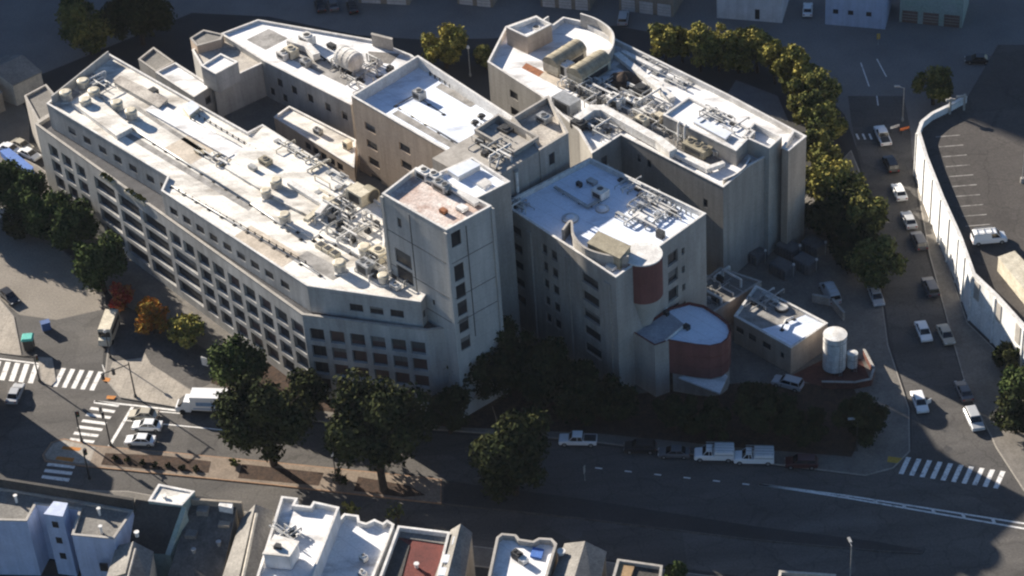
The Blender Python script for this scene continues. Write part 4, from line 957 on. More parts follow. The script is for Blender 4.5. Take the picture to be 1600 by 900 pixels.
# tanks in the brick yard
sheet('brick_yard', PL([(1232, 590), (1292, 560), (1345, 562), (1362, 600), (1300, 610)]), .16, m_brick)
for pt, r, h, lb in (((1303, 578), 1.75, 7.2, 'tall white cylindrical tank standing on the brick red yard'), ((1331, 577), .8, 3.4, 'slim white cylinder tank beside the tall one')):
    c = P(*pt); r_ = thing('gas_tank', lb, 'tank', (*c, .16)); mb = MB(); mb.cyl(*c, .7, r, h-1.0, 26); mb.cyl(*c, h-.3, r*1.03, .12, 26); mb.cyl(*c, h-.18, r*.97, .1, 26, r2=r*.3); mb.build('shell', m_white, r_, False)
    mb = MB(); mb.cyl(*c, h-1.3, r*1.02, .12, 26); mb.build('band', m_steel, r_)
    mb = MB(); a_ = -1.2; lx, ly = c[0]+math.cos(a_)*(r+.2), c[1]+math.sin(a_)*(r+.2)
    for o_ in (-.2, .2): mb.tube((lx+o_, ly, .2), (lx+o_, ly, h), .035, 5)
    for q_ in range(int(h/.45)): mb.tube((lx-.2, ly, .4+q_*.45), (lx+.2, ly, .4+q_*.45), .03, 4)
    mb.build('ladder', m_steel, r_)
    for k in range(3):
        a_ = k*2.1+.4; mb = MB(); mb.box(c[0]+math.cos(a_)*r*.75, c[1]+math.sin(a_)*r*.75, .16, .25, .25, .6); mb.build('leg', m_darkm, r_)
def wall_path(name, label, pts, z0, h, t, m, cat='wall', cap=None):
    q = PL(pts, z0); root = thing(name, label, cat, (*q[0], z0)); mb = MB(); mc = MB()
    for a, b in zip(q[:-1], q[1:]):
        L = math.dist(a, b); an = math.atan2(b[1]-a[1], b[0]-a[0]); mb.box((a[0]+b[0])/2, (a[1]+b[1])/2, z0, L+t*.6, t, h, an); mc.box((a[0]+b[0])/2, (a[1]+b[1])/2, z0+h, L+t*.9, t+.1, .08, an)
    mb.build('panel', m, root); mc.build('coping', cap or m, root); return root
wall_path('yard_wall', 'low curved brown wall round the tank yard', [(1285, 606), (1335, 607), (1360, 602), (1365, 585), (1350, 556)], .13, 1.2, .3, m_brick, cap=m_capg)

# ------------------------------------------------------------------ parking deck
DZ = 7.6
outer = [(1508, 149), (1480, 164), (1455, 176), (1439, 189), (1433, 205), (1445, 245), (1470, 308), (1498, 370), (1519, 428), (1555, 462), (1600, 512), (1700, 630)]
ow = PL(outer, 8.9)
root = thing('parking_garage', 'white walled parking structure with curved sunlit outer wall and open roof deck', 'garage', (*ow[4], 0))
deckpoly = ow+PL([(2050, 560), (1950, 60), (1560, 60)], 8.9)
mb = MB(); mb.face([(x, y, DZ) for x, y in ccw(deckpoly)]); mb.build('deck', m_deck, root)
def gwall(z0, z1, off, t, m, name):
    mb = MB(); p = [Vector(a) for a in ow]
    for i in range(len(p)-1):
        a, b = p[i], p[i+1]
        def nr(k):
            e = (p[min(k+1, len(p)-1)]-p[max(k-1, 0)]).normalized(); return Vector((e.y, -e.x))
        na, nb = nr(i), nr(i+1)   # outward = left of the deck
        sg = 1
        ao, bo, ai, bi = a+na*off*sg, b+nb*off*sg, a+na*(off-t)*sg, b+nb*(off-t)*sg
        mb._hull([(ao.x, ao.y, z0), (bo.x, bo.y, z0), (bi.x, bi.y, z0), (ai.x, ai.y, z0)], [(ao.x, ao.y, z1), (bo.x, bo.y, z1), (bi.x, bi.y, z1), (ai.x, ai.y, z1)], 0)
    return mb.build(name, m, root)
gwall(0, 8.7, .0, .45, m_wallw, 'wall')
gwall(8.7, 8.95, .06, .6, m_cap, 'coping')
mb = MB()
for i in range(3, len(ow)-1):
    a, b = Vector(ow[i]), Vector(ow[i+1]); L = (b-a).length; e = (b-a)/L; nrm = Vector((e.y, -e.x)); k = max(1, int(L/4.5))
    for j in range(k):
        p = a+e*L*(j+.02)/k; q_ = p+nrm*.05; mb = MB(); mb.box(q_.x, q_.y, 0, .3, .35, 8.6, math.atan2(e.y, e.x)); mb.build('rib', m_wallw, root)
mb = MB(); rng = random.Random(4)
for i in range(8, len(ow)-1):
    a, b = Vector(ow[i]), Vector(ow[i+1]); L = (b-a).length; e = (b-a)/L; nrm = Vector((e.y, -e.x)); k = max(1, int(L/2.2))
    for j in range(0, k, 2):
        p = a+e*L*(j+.5)/k+nrm*.05; mb = MB(); mb.box(p.x, p.y, 5.0, 1.3, .12, 3.3, math.atan2(e.y, e.x)); mb.build('grille_panel', m_capg, root)
mb = MB()
for k in range(11):
    a = P(1462+5.2*k, 214+15.5*k, DZ); b = P(1500+5.2*k, 211+15.5*k, DZ)
    p, q = Vector(a), Vector(b); e = (q-p).normalized(); n_ = Vector((-e.y, e.x))*.09
    mb.face([(*(p-n_), DZ+.008), (*(q-n_), DZ+.008), (*(q+n_), DZ+.008), (*(p+n_), DZ+.008)])
mb.build('stall_marking', m_paintf, root)
# portal at the ramp
q = PL([(1490, 176), (1508, 150)], 9)
for k, (x, y) in enumerate(((1484, 178), (1506, 172))):
    c = P(x, y, DZ); r_ = thing('ramp_post', ('slim pale post at the ramp end of the garage deck', 'pale post with bracket at the far end of the garage wall')[k], 'post', (*c, DZ)); mb = MB(); mb.box(*c, DZ, .35, .35, 3.2); mb.build('post', m_capg, r_); mb = MB(); mb.box(c[0]-.6*k, c[1], DZ+2.6, 1.6, .3, .4); mb.build('bracket', m_capg, r_)
r_ = prism_thing('container', 'long beige flat topped container hut on the sunlit deck', 'container', [(1560, 402), (1585, 393), (1640, 450), (1612, 466)], DZ, DZ+2.6, m_creamm)
c = P(1597, 285, DZ); r_ = thing('deck_lamp', 'thin lamp pole with pale base on the garage deck', 'lamp', (*c, DZ)); mb = MB(); mb.cyl(*c, DZ, .35, .9, 10); mb.build('base', m_capg, r_); mb = MB(); mb.tube((*c, DZ+.9), (*c, DZ+8), .09, 8); mb.build('pole', m_steel, r_); mb = MB(); mb.box(c[0]+.5, c[1], DZ+8, 1.2, .35, .15); mb.build('lamp_head', m_steel, r_)

# ------------------------------------------------------------------ houses across the rear street
def garage_house(label, pts, h, wm, doors=0, dm=m_garage, wins=(), group='houses along the rear street', depth=9, tm=None):
    """front wall seen from the street: pts are the two foot marks"""
    a, b = [Vector(p) for p in PL(pts, 0)]; e = (b-a).normalized(); L = (b-a).length; back = Vector((-e.y, e.x))*depth
    poly = [tuple(a), tuple(b), tuple(b+back), tuple(a+back)]
    root = thing('row_house', label, 'house', (*cen(poly), 0), group)
    W = [(f*L-w_/2, f*L+w_/2, z, z+hh, m_glass, 1) for f, w_, z, hh in wins]
    add_block(root, poly, 0, h, .4, wm, m_roofd, m_cap, {0: W})
    for k in range(doors):
        w_ = L/doors; x = a+e*w_*(k+.5); x = x-back.normalized()*.03; mb = MB(); mb.box(x.x, x.y, .05, w_*.74, .12, 2.5, math.atan2(e.y, e.x)); d = mb.build('garage_door', dm, root)
        mb = MB()
        for z in (.7, 1.3, 1.9): mb.box(x.x-back.normalized().x*.09, x.y-back.normalized().y*.09, z, w_*.7, .05, .07, math.atan2(e.y, e.x))
        mb.build('panel_groove', m_capg, d)
    return root
garage_house('dim house front with two white garage doors, first from the left along the rear street', [(715, 6), (770, 12)], 9, m_house_t, 2)
garage_house('dark fronted house with three white garage doors behind the east block', [(845, 10), (922, 17)], 9, m_house_t, 3)
garage_house('brownish house with three white garage doors near the white suv', [(968, 16), (1052, 27)], 9, m_house_t, 3)
garage_house('white painted house with a dark sign and a single door', [(1120, 28), (1222, 36)], 9, m_house_w, 0, wins=((.62, .9, .3, 2.2), (.3, 2.6, 4.6, 1.0)))
garage_house('light blue house with three small square windows', [(1289, 38), (1383, 46)], 9, m_house_b, 0, wins=((.17, 1.0, 2.4, 1.0), (.42, 1.0, 2.4, 1.0), (.72, 1.0, 2.4, 1.0)))
garage_house('pale green house with three brown garage doors', [(1405, 34), (1503, 44)], 9, m_house_g, 3, m_brdoor)
garage_house('far dim house between the trees at the top left', [(560, 4), (640, 8)], 8, m_house_t, 2)

# ------------------------------------------------------------------ near houses (roofs at the bottom of the picture)
def gable(root, pts, z_e, z_r, m, name='roof', wm=None, zb=0, over=.3):
    """pts: four eave corners in order front-left, front-right, back-right, back-left; ridge from the front middle to the back middle"""
    p = [Vector(q) for q in PL(pts, z_e)]
    f = (p[0]+p[1])/2; b = (p[2]+p[3])/2; mb = MB()
    t = .15
    def v(q, z): return (q.x, q.y, z)
    for dz in (0,):
        mb.face([v(p[1], z_e), v(p[2], z_e), v(b, z_r), v(f, z_r)]); mb.face([v(p[3], z_e), v(p[0], z_e), v(f, z_r), v(b, z_r)])
        mb.face([v(p[1], z_e-t), v(p[2], z_e-t), v(p[2], z_e), v(p[1], z_e)]); mb.face([v(p[3], z_e-t), v(p[0], z_e-t), v(p[0], z_e), v(p[3], z_e)])
    o = mb.build(name, m, root)
    c = cen([tuple(q) for q in p]); pi = [Vector(c)+(q-Vector(c))*.96 for q in p]; fi = (pi[0]+pi[1])/2; bi = (pi[2]+pi[3])/2
    mb = MB(); z1 = z_e-.05; zr = z_r-.25
    mb.face([v(pi[0], zb), v(pi[1], zb), v(pi[1], z1), v(fi, zr), v(pi[0], z1)]); mb.face([v(pi[2], zb), v(pi[3], zb), v(pi[3], z1), v(bi, zr), v(pi[2], z1)])
    mb.face([v(pi[1], zb), v(pi[2], zb), v(pi[2], z1), v(pi[1], z1)]); mb.face([v(pi[3], zb), v(pi[0], zb), v(pi[0], z1), v(pi[3], z1)])
    mb.build('wall', wm, root); return o
def shed(root, pts, zs, m, wm, name='sloped_roof'):
    q = [(*P(x, y, z), z) for (x, y), z in zip(pts, zs)]; mb = MB(); n = len(q)
    a = sum(q[i][0]*q[(i+1) % n][1]-q[(i+1) % n][0]*q[i][1] for i in range(n))
    if a < 0: q = q[::-1]
    mb.face(q); o = mb.build(name, m, root); mb = MB()
    for i in range(n):
        b, c = q[i], q[(i+1) % n]; mb.face([(b[0], b[1], 0), (c[0], c[1], 0), (c[0], c[1], c[2]-.03), (b[0], b[1], b[2]-.03)])
    mb.build('rear_wall', wm, root); return o
def small_vent(parent, pt, z, r=.22, h=.9, m=m_steel, name='vent_pipe'):
    c = P(*pt, z+h/2); mb = MB(); mb.cyl(*c, z, r, h, 10); mb.cyl(*c, z+h, r*1.5, .15, 10); return mb.build(name, m, parent)

for pts, h, lb in (([(-150, 560), (-40, 575), (-30, 530), (-140, 512)], 11, 'tan corner house beyond the left edge, added to shade the crosswalk'), ([(-290, 675), (-180, 690), (-170, 640), (-280, 625)], 9, 'tan house across the junction beyond the left edge, added for shade')):
    bld('shade_house', lb, 'house', pts, h, .4, m_house_t, m_roofs, m_capg)  # unseen houses added to throw shade on the left junction
# house 1: twin blue white rear wings under a grey roof
ZH = 10.5
h1 = PL([(-40, 890), (-30, 815), (42, 815), (40, 770), (60, 742), (215, 775), (175, 840), (178, 905)], ZH)
root, poly = bld('corner_house', 'large grey roofed corner house with bluish white rear walls, leftmost along the bottom edge', 'house',
    [(-60, 812), (42, 814), (56, 788), (124, 796), (112, 836), (178, 842), (208, 798), (18, 764), (-60, 757)], ZH, .3, m_house_v, m_roofs, m_capg)
mb = MB(); a_, b_ = [Vector(p) for p in PL([(-60, 754), (209, 797)], ZH)]; c_m = (a_+b_)/2; mb.box(c_m.x, c_m.y+.35, 0, (b_-a_).length+.3, .45, ZH+1.75, math.atan2(b_.y-a_.y, b_.x-a_.x)); mb.build('false_front', m_roofd, root)
mb = MB(); mb.prism(PL([(68, 803), (98, 807), (106, 786), (84, 783)], ZH+1.0), 0, ZH+1.0); b = mb.build('rear_bay', m_house_v, root)
a_, c2 = [Vector(p) for p in PL([(68, 803), (98, 807)], ZH+1.0)]; e = (c2-a_); nn = Vector((e.y, -e.x)).normalized()
for z in (9.2, 6.2, 3.2):
    pz = a_+e*.5+nn*.03; mb = MB(); mb.box(pz.x, pz.y, z, .9, .06, 1.1, math.atan2(e.y, e.x)); mb.build('window', m_glass, b)
for pt in ((155, 800), (158, 828), (25, 780)): small_vent(root, pt, ZH-.3, .2, 1.2, m_white)
mb = MB(); p = PL([(113, 845), (178, 850)], 7.5); e = Vector(p[1])-Vector(p[0]); nn = Vector((e.y, -e.x)).normalized(); c = Vector(PL([(162, 880)], 6.5)[0]);
mb.box(c.x, c.y-.3, 5.4, 1.1, .3, 1.3, math.atan2(e.y, e.x)); mb.build('window', m_glass, root)
# house 2: cream box with dark slope
ZH2 = 11.5
root, poly = bld('box_house', 'house with cream flat front parapet and dark patched rear slope', 'house',
    [(232, 783), (284, 790), (304, 768), (248, 757)], ZH2, .1, m_house_g, m_roofc, m_cap)
shed(root, [(212, 780), (186, 862), (262, 866), (285, 791)], [11.3, 5.6, 5.6, 11.3], m_roofd, m_house_g)
shed(root, [(284, 792), (291, 793), (266, 868), (258, 866)], [11.5, 11.5, 6.1, 6.1], m_house_g, m_house_g, 'side_parapet')
for pt in ((257, 778), (214, 835)): small_vent(root, pt, 11, .25, .7, m_white)
r2 = thing('dormer_house', 'small tan gabled rear house with cream ridge in front of the box house', 'house', (*P(200, 880, 8), 0))
gable(r2, [(165, 905), (232, 910), (240, 862), (182, 853)], 8.4, 9.8, m_roofs, 'roof', m_house_c)
mb = MB(); f = P(199, 907, 9.9); b_ = P(212, 857, 9.9); mb.tube((*f, 9.85), (*b_, 9.85), .16, 6); mb.build('ridge_cap', m_capg, r2)
# house 3: dark roof
root = thing('dark_roof_house', 'dark steep roofed house with white rooftop hatch beside the box house', 'house', (*P(320, 840, 6), 0))
shed(root, [(258, 912), (343, 922), (371, 784), (303, 774)], [5.0, 5.0, 10.6, 10.6], mat('slate_felt', (.13, .122, .112), .9, (.07, .066, .062), .45, lo=.35, hi=.6, fine=.2), m_house_t)
mb = MB(); mb.prism(PL([(341, 790), (362, 794), (364, 785), (344, 782)], 11.0), 9.9, 11.0); mb.build('hatch', m_white, root)
for k_, (px_, py_, z_) in enumerate(((318, 800, 9.6), (352, 822, 8.6), (300, 838, 7.8))):
    c_k = P(px_, py_, z_); mb = MB(); mb.box(*c_k, z_-1.2, 1.6, 1.3, 1.9, RAD(-12)); mb.build('dormer_box', (m_roofs, m_house_t, m_roofs)[k_], root)
mb = MB(); f_ = P(338, 781, 11.2); mb.box(*f_, 0, 7.2, .4, 11.1, RAD(-12)); mb.build('front_wall', m_house_t, root)
for pt, z_ in (((342, 850), 7.6), ((303, 862), 6.9)): small_vent(root, pt, z_, .25, .7)
r_ = thing('gable_house', 'steep greenish brown gabled house with cream rake board', 'house', (*P(380, 860, 9), 0))
gable(r_, [(338, 930), (410, 935), (428, 800), (376, 812)], 8.6, 10.8, m_roofs, 'roof', m_house_c)
mb = MB(); a_, b_ = P(352, 925, 10), P(398, 806, 9.4); mb.tube((*P(374, 930, 10.9), 10.95), (*P(401, 803, 10.9), 10.95), .22, 6); mb.build('rake_board', m_house_c, r_)
# house 5 and 6: white flat roofs with shaped parapets
def flat_house(label, pts, z, par, rm, wm, cm, extra=None):
    return bld('flat_roof_house', label, 'house', pts, z, par, wm, rm, cm)
root, poly = flat_house('flat white roofed house with a cream roof room and bright parapets', [(400, 905), (482, 915), (530, 793), (490, 784), (485, 792), (460, 789), (465, 779), (440, 776)], 11.2, .7, m_roof, m_house_w, m_cap)
rr = PL([(412, 866), (452, 870), (466, 848), (430, 838)], 13.2)
mb = MB(); mb.prism(rr, 10.8, 13.2); x = mb.build('roof_room', m_house_w, root); mb = MB(); mb.prism(inset(ccw(rr), -.15), 13.2, 13.4); mb.build('roof', m_roofc, x)
mb = MB(); mb.prism(PL([(427, 856), (440, 858), (440, 852), (432, 850)], 13.6), 13.4, 13.9); mb.build('skylight', m_darkm, x)
clutter('deck_furniture', 'small pile of chairs and pots on the flat white roof', [(430, 838), (455, 843), (462, 832), (440, 826)], 10.9, 6, 40, 'roof clutter', 1.0)
root, poly = flat_house('flat white roofed house whose left half lies in blue shade', [(478, 915), (574, 925), (616, 820), (605, 813), (598, 818), (585, 812), (572, 818), (562, 815), (560, 806), (538, 803), (530, 812)], 8.8, .7, m_roof, m_house_w, m_cap)
for pt, lb in (((568, 872), 'white mushroom vent on the half shaded white roof'), ((566, 897), 'white box vent lower on the half shaded white roof')):
    ac('roof_unit', lb, pt, 8.1, 1.1, .8, .9, m_white, 1)
root, poly = flat_house('flat roofed house with maroon and dark felt behind a bluish parapet', [(588, 915), (680, 925), (703, 832), (622, 822)], 9.5, .8, m_maroon, m_house_w, m_cap)
mb = MB(); mb.prism(PL([(592, 905), (625, 910), (640, 852), (618, 838)], 8.8), 8.6, 8.8); mb.build('dark_felt', m_roofd, root)
mb = MB(); mb.prism(PL([(618, 838), (696, 850), (700, 836), (622, 824)], 8.85), 8.6, 8.85); mb.build('grey_felt', m_roofs, root)
small_vent(root, (651, 884), 8.8, .25, .6, m_white)
r_ = thing('skylight_house', 'narrow gabled house with bright skylight panels along its roof slope', 'house', (*P(705, 870, 9), 0))
gable(r_, [(668, 935), (720, 940), (738, 832), (704, 828)], 9.0, 10.4, m_roofs, 'roof', m_house_c)
mb = MB()
for x, y in ((713, 845), (699, 873), (692, 893), (686, 915)):
    c = P(x, y, 9.9); mb = MB(); mb.box(*c, 9.72, 1.0, 1.5, .22, RAD(-12)); mb.build('skylight', m_skyl, r_)
root, poly = flat_house('flat white roofed house with stepped grey parapet alone in the shaded street front', [(758, 925), (845, 935), (870, 850), (862, 842), (842, 841), (833, 846), (812, 843), (806, 836), (784, 834), (776, 840)], 10, .8, m_roof, m_house_t, m_capg)
ac('roof_unit', 'dark chimney cowl cluster on the stepped parapet house', (808, 868), 9.2, 1.4, 1.0, 1.2, m_darkm, 2)
ac('roof_unit', 'white crate unit on the stepped parapet house', (818, 876), 9.2, 1.0, 1.0, .9, m_white, 0)
mb = MB(); mb.prism(PL([(828, 870), (846, 874), (850, 860), (833, 856)], 9.3), 9.2, 9.5); mb.build('blue_deck', m_bluetarp, root)
r_ = thing('hipped_house', 'grey brown gabled house with bay dormers right of the stepped parapet house', 'house', (*P(905, 880, 9), 0))
gable(r_, [(850, 935), (930, 945), (948, 862), (882, 849)], 8.6, 9.8, m_roofs, 'roof', m_house_t)
small_vent(r_, (877, 864), 9, .4, .5, m_white)
root, poly = flat_house('brown flat roofed house with tan strip at the bottom edge', [(948, 935), (1028, 945), (1035, 884), (965, 874)], 8.5, .5, m_roofd, m_house_t, m_capg)
mb = MB(); mb.prism(PL([(962, 900), (985, 903), (992, 883), (968, 880)], 8.3), 8.0, 8.3); mb.build('tan_roof', mat('tan_felt', (.36, .24, .13), .9), root)
root, poly = flat_house('dark cream fronted house at the bottom edge right of the brown one', [(1210, 935), (1300, 945), (1306, 898), (1218, 892)], 7.5, .5, m_roofd, m_house_c, m_house_c)

# ------------------------------------------------------------------ left edge houses
r_ = thing('gable_house', 'grey gabled house on the left edge behind the long wing', 'house', (*P(25, 140, 7), 0))
gable(r_, [(-40, 112), (20, 134), (66, 112), (10, 86)], 4.5, 6.4, m_roofs, 'roof', m_house_c)
r_ = thing('gable_house', 'brown gabled house at the left edge above the paved yard', 'house', (*P(-10, 150, 7), 0))
gable(r_, [(-70, 140), (-25, 158), (4, 144), (-40, 122)], 4, 5.8, m_roofs, 'roof', m_house_t)
root, poly = bld('end_block', 'rough brown low end block filling the gap beside the far end of the long wing', 'building', [(38, 150), (60, 190), (100, 165), (72, 132)], 9, .3, m_c, m_roofs, m_capg)

# ------------------------------------------------------------------ trees
def leaf_mesh(name, seed, rx, ry, rz, n, mats, leaf=.5, clumps=14, squash=1.0, tall=False):
    """crown of small leaf clumps gathered in uneven lobes; local origin at the crown centre"""
    rg = np.random.default_rng(seed)
    cs = []
    for i in range(clumps):
        while True:
            v = rg.uniform(-1, 1, 3)
            if .15 < np.linalg.norm(v) < 1: break
        v = v*np.array([rx, ry, rz])*.82
        cs.append((v, rg.uniform(.2, .42)*min(rx, ry, rz)*1.15))
    cs.append((np.array([0, 0, 0.]), .52*min(rx, ry, rz)))
    wts = np.array([c[1]**2 for c in cs]); wts /= wts.sum()
    idx = rg.choice(len(cs), n, p=wts)
    ctr = np.array([cs[i][0] for i in idx]); rad = np.array([cs[i][1] for i in idx])
    d = rg.normal(size=(n, 3)); d /= np.linalg.norm(d, axis=1)[:, None]
    rr = rad*(rg.uniform(0, 1, n)**.4)*rg.uniform(.85, 1.2, n)
    pos = ctr+d*rr[:, None]
    nrm = d+rg.normal(size=(n, 3))*.7; nrm /= np.linalg.norm(nrm, axis=1)[:, None]
    t = np.cross(nrm, rg.normal(size=(n, 3))); t /= np.linalg.norm(t, axis=1)[:, None]
    b = np.cross(nrm, t); s = leaf*rg.uniform(.5, 1.15, n)[:, None]
    v = np.stack([pos-t*s-b*s*.45, pos+t*s*.2-b*s*.6, pos+t*s+b*s*.3, pos-t*s*.3+b*s*.6], 1).reshape(-1, 3)
    me = bpy.data.meshes.new(name)
    me.vertices.add(4*n); me.vertices.foreach_set('co', v.ravel().astype(np.float32))
    me.loops.add(4*n); me.loops.foreach_set('vertex_index', np.arange(4*n, dtype=np.int32))
    me.polygons.add(n); me.polygons.foreach_set('loop_start', np.arange(0, 4*n, 4, dtype=np.int32)); me.polygons.foreach_set('loop_total', np.full(n, 4, dtype=np.int32))
    cl = rg.integers(0, 3, len(cs)); mi = np.where(rg.uniform(0, 1, n) < .6, cl[idx], rg.integers(0, 3, n)).astype(np.int32)
    for m in mats: me.materials.append(m)
    me.polygons.foreach_set('material_index', mi)
    me.update(); me.validate()
    return me
SEED = [100]
def tree(px, py, rw, h, kind, label, rz=None, name='tree', group=None, n=None, leaf=None, zb=.05, cat='tree', flat=1.0, foot=None):
    """px, py mark the middle of the crown; rw crown radius, h total height in metres"""
    SEED[0] += 1; sd = SEED[0]; rng = random.Random(sd)
    rz = rz or min(rw*.95, h*.44); zc = h-rz
    x, y = P(px, py, zc)
    root = thing(name, label, cat, (x, y, zb), group)
    n = n or int(min(15000, 900+330*rw*rw)); leaf = leaf or (.27+.018*rw)
    me = leaf_mesh('crown', sd, rw, rw*flat, rz, n, LF[kind], leaf, int(12+rw*3))
    c = bpy.data.objects.new('crown', me); COL.objects.link(c); c.parent = root; c.location = (0, 0, zc-zb)
    mb = MB(); r0 = .06*rw+.08; k = Vector((rng.uniform(-.3, .3), rng.uniform(-.3, .3), 0)); ft = Vector((x, y, zb)); 
    if foot: fx, fy = P(*foot, 0); ft = Vector((fx, fy, zb))
    top = Vector((x, y, zc-.35*rz))
    a = ft+(top-ft)*.5+k
    mb.tube(ft, a, r0*1.15, 8, r2=r0*.9); mb.tube(a, top, r0*.9, 8, r2=r0*.65)
    for i in range(6):
        an = i*1.05+rng.uniform(-.3, .3); L = rw*rng.uniform(.45, .8)
        m1 = top+Vector((math.cos(an)*L*.5, math.sin(an)*L*.5, rz*.35)); m2 = top+Vector((math.cos(an)*L, math.sin(an)*L, rz*rng.uniform(.55, 1.0)))
        mb.tube(top, m1, r0*.5, 6, r2=r0*.34); mb.tube(m1, m2, r0*.34, 6, r2=r0*.1)
    mb.tube(top, top+Vector((0, 0, rz*.9)), r0*.6, 6, r2=r0*.15)
    mb.build('trunk', m_bark, root)
    return root
MG = 'tall trees on the median in front of the hospital'
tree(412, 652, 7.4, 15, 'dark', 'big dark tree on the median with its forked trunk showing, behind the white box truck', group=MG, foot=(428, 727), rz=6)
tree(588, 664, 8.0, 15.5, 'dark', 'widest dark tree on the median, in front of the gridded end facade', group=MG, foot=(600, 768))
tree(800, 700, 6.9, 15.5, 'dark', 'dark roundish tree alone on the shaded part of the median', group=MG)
HG = 'dark trees at the foot of the hospital front'
tree(372, 562, 4.6, 9, 'green', 'green tree at the foot of the long gridded facade behind the truck', group=HG)
tree(478, 610, 3.6, 7.5, 'dark', 'low dark tree under the bend of the gridded facade', group=HG)
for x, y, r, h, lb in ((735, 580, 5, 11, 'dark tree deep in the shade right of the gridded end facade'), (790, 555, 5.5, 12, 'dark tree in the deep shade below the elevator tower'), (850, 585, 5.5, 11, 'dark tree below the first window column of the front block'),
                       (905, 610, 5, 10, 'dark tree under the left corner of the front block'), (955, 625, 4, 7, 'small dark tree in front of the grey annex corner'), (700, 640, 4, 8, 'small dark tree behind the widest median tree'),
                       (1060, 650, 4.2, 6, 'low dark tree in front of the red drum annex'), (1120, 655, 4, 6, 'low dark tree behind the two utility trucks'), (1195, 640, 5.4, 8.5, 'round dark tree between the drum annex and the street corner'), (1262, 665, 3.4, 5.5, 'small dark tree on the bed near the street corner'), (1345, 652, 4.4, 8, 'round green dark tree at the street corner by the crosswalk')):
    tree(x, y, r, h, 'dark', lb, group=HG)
LG = 'trees along the curved street'
tree(155, 410, 5.0, 10.5, 'green', 'round full green tree alone beside the curved street', group=LG)
for x, y, r, h, lb in ((8, 283, 4.0, 9, 'green tree at the left edge by the parked cars'), (45, 303, 4.4, 10, 'green tree second in the row at the left edge'), (75, 333, 4.3, 10, 'leafy green tree in the middle of the left row'), (112, 348, 4.4, 10, 'olive tinted tree at the right end of the left row'), (30, 345, 3.2, 6, 'lower green tree in front of the left row')):
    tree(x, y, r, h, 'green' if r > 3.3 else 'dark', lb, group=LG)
for x, y, h, lb in ((-40, 292, 11, 'green tree beyond the left edge, next to the left row'), (-95, 265, 11, 'green tree beyond the left edge, second from the left row')):
    tree(x, y, 4.8, h, 'green', lb, group=LG)
tree(188, 464, 2.5, 5, 'red', 'small bright red autumn tree by the facade', group='autumn trees at the facade', n=1800)
tree(237, 494, 3.2, 6.4, 'orange', 'small orange and yellow autumn tree by the facade', group='autumn trees at the facade', n=2600)
tree(286, 514, 3.4, 6.6, 'gold', 'small yellow green autumn tree nearest the corner pavement', group='autumn trees at the facade', n=3000)
tree(135, 40, 5.4, 11, 'olive', 'big olive tree at the top left with its crown cut by the frame', group='trees at the top left')
tree(215, 22, 6.2, 12, 'dark', 'big dark tree at the top left beside the olive one', group='trees at the top left')
tree(118, 12, 3.5, 8, 'olive', 'smaller olive tree at the top left corner of the pair', group='trees at the top left')
tree(695, 72, 4.6, 8.5, 'gold', 'round golden green tree behind the tan block', group='trees behind the hospital')
tree(760, 88, 2.3, 5, 'olive', 'small round olive tree next to the left corner of the east block', group='trees behind the hospital')
EG = 'row of golden trees along the east block'
er = [(1040, 68, 2.8, 9, 'gold', 'first golden tree at the left end of the golden row'), (1066, 66, 2.8, 9.5, 'gold', 'second tree of the golden row, behind the street side coping'), (1094, 70, 3.0, 10, 'gold', 'tall golden tree third from the left end of the row'),
      (1124, 72, 3.0, 10, 'gold', 'golden tree fourth from the left end of the row'), (1154, 76, 3.1, 10, 'gold', 'broad golden tree in the middle of the straight row'), (1184, 80, 3.1, 10, 'gold', 'golden tree behind the shaded rear lot'),
      (1212, 90, 3.2, 10, 'gold', 'golden tree at the bend of the row'), (1238, 108, 3.3, 10, 'gold', 'golden tree just past the bend of the row'), (1262, 122, 3.3, 10, 'gold', 'golden tree leaning over the street at the bend'), (1284, 146, 3.3, 10, 'olive', 'olive gold tree at the outermost point of the row'),
      (1250, 150, 3.0, 10, 'olive', 'olive tree between the rear lot and the outer row'), (1268, 172, 3.0, 10, 'olive', 'olive tree behind the corner shaft'), (1290, 192, 3.2, 9, 'gold', 'golden tree level with the corner shaft'), (1275, 222, 2.8, 9, 'olive', 'olive tree close against the corner shaft'),
      (1310, 290, 4.2, 10, 'gold', 'sunlit topped tree halfway down the side street'), (1278, 285, 3.4, 9, 'olive', 'olive tree between the shaft and the side street'), (1300, 335, 4.4, 9, 'dark', 'dark tree above the transformer yard'), (1345, 335, 4.2, 9, 'olive', 'olive dark tree overhanging the side street kerb'),
      (1335, 385, 4.4, 9, 'dark', 'dark broad tree by the side street pavement'), (1372, 410, 3.6, 8, 'olive', 'lower olive tree nearest the parked van'), (1290, 250, 3, 8, 'olive', 'small olive tree below the corner shaft')]
jr = random.Random(12)
for x, y, r, h, k, lb in er:
    f1, f2 = jr.uniform(.95, 1.4), jr.uniform(.82, 1.12)
    tree(x, y, r*f1, h*f2, k, lb, group=EG, rz=h*f2*.46, flat=jr.uniform(.75, 1.2))
tree(1460, 132, 3.6, 7.5, 'olive', 'lone round tree beside the ramp end of the garage wall', group='trees by the garage')
tree(1597, 595, 3.6, 7.5, 'green', 'green tree at the right edge below the garage wall', group='trees by the garage')
tree(1590, 645, 3.4, 7, 'dark', 'dark tree at the right edge above the street corner', group='trees by the garage')
tree(1575, 555, 2.6, 5, 'dark', 'small dark tree at the foot of the garage wall', group='trees by the garage')
tree(1054, 895, 1.8, 5, 'green', 'small green yard tree at the bottom edge', group='yard trees')
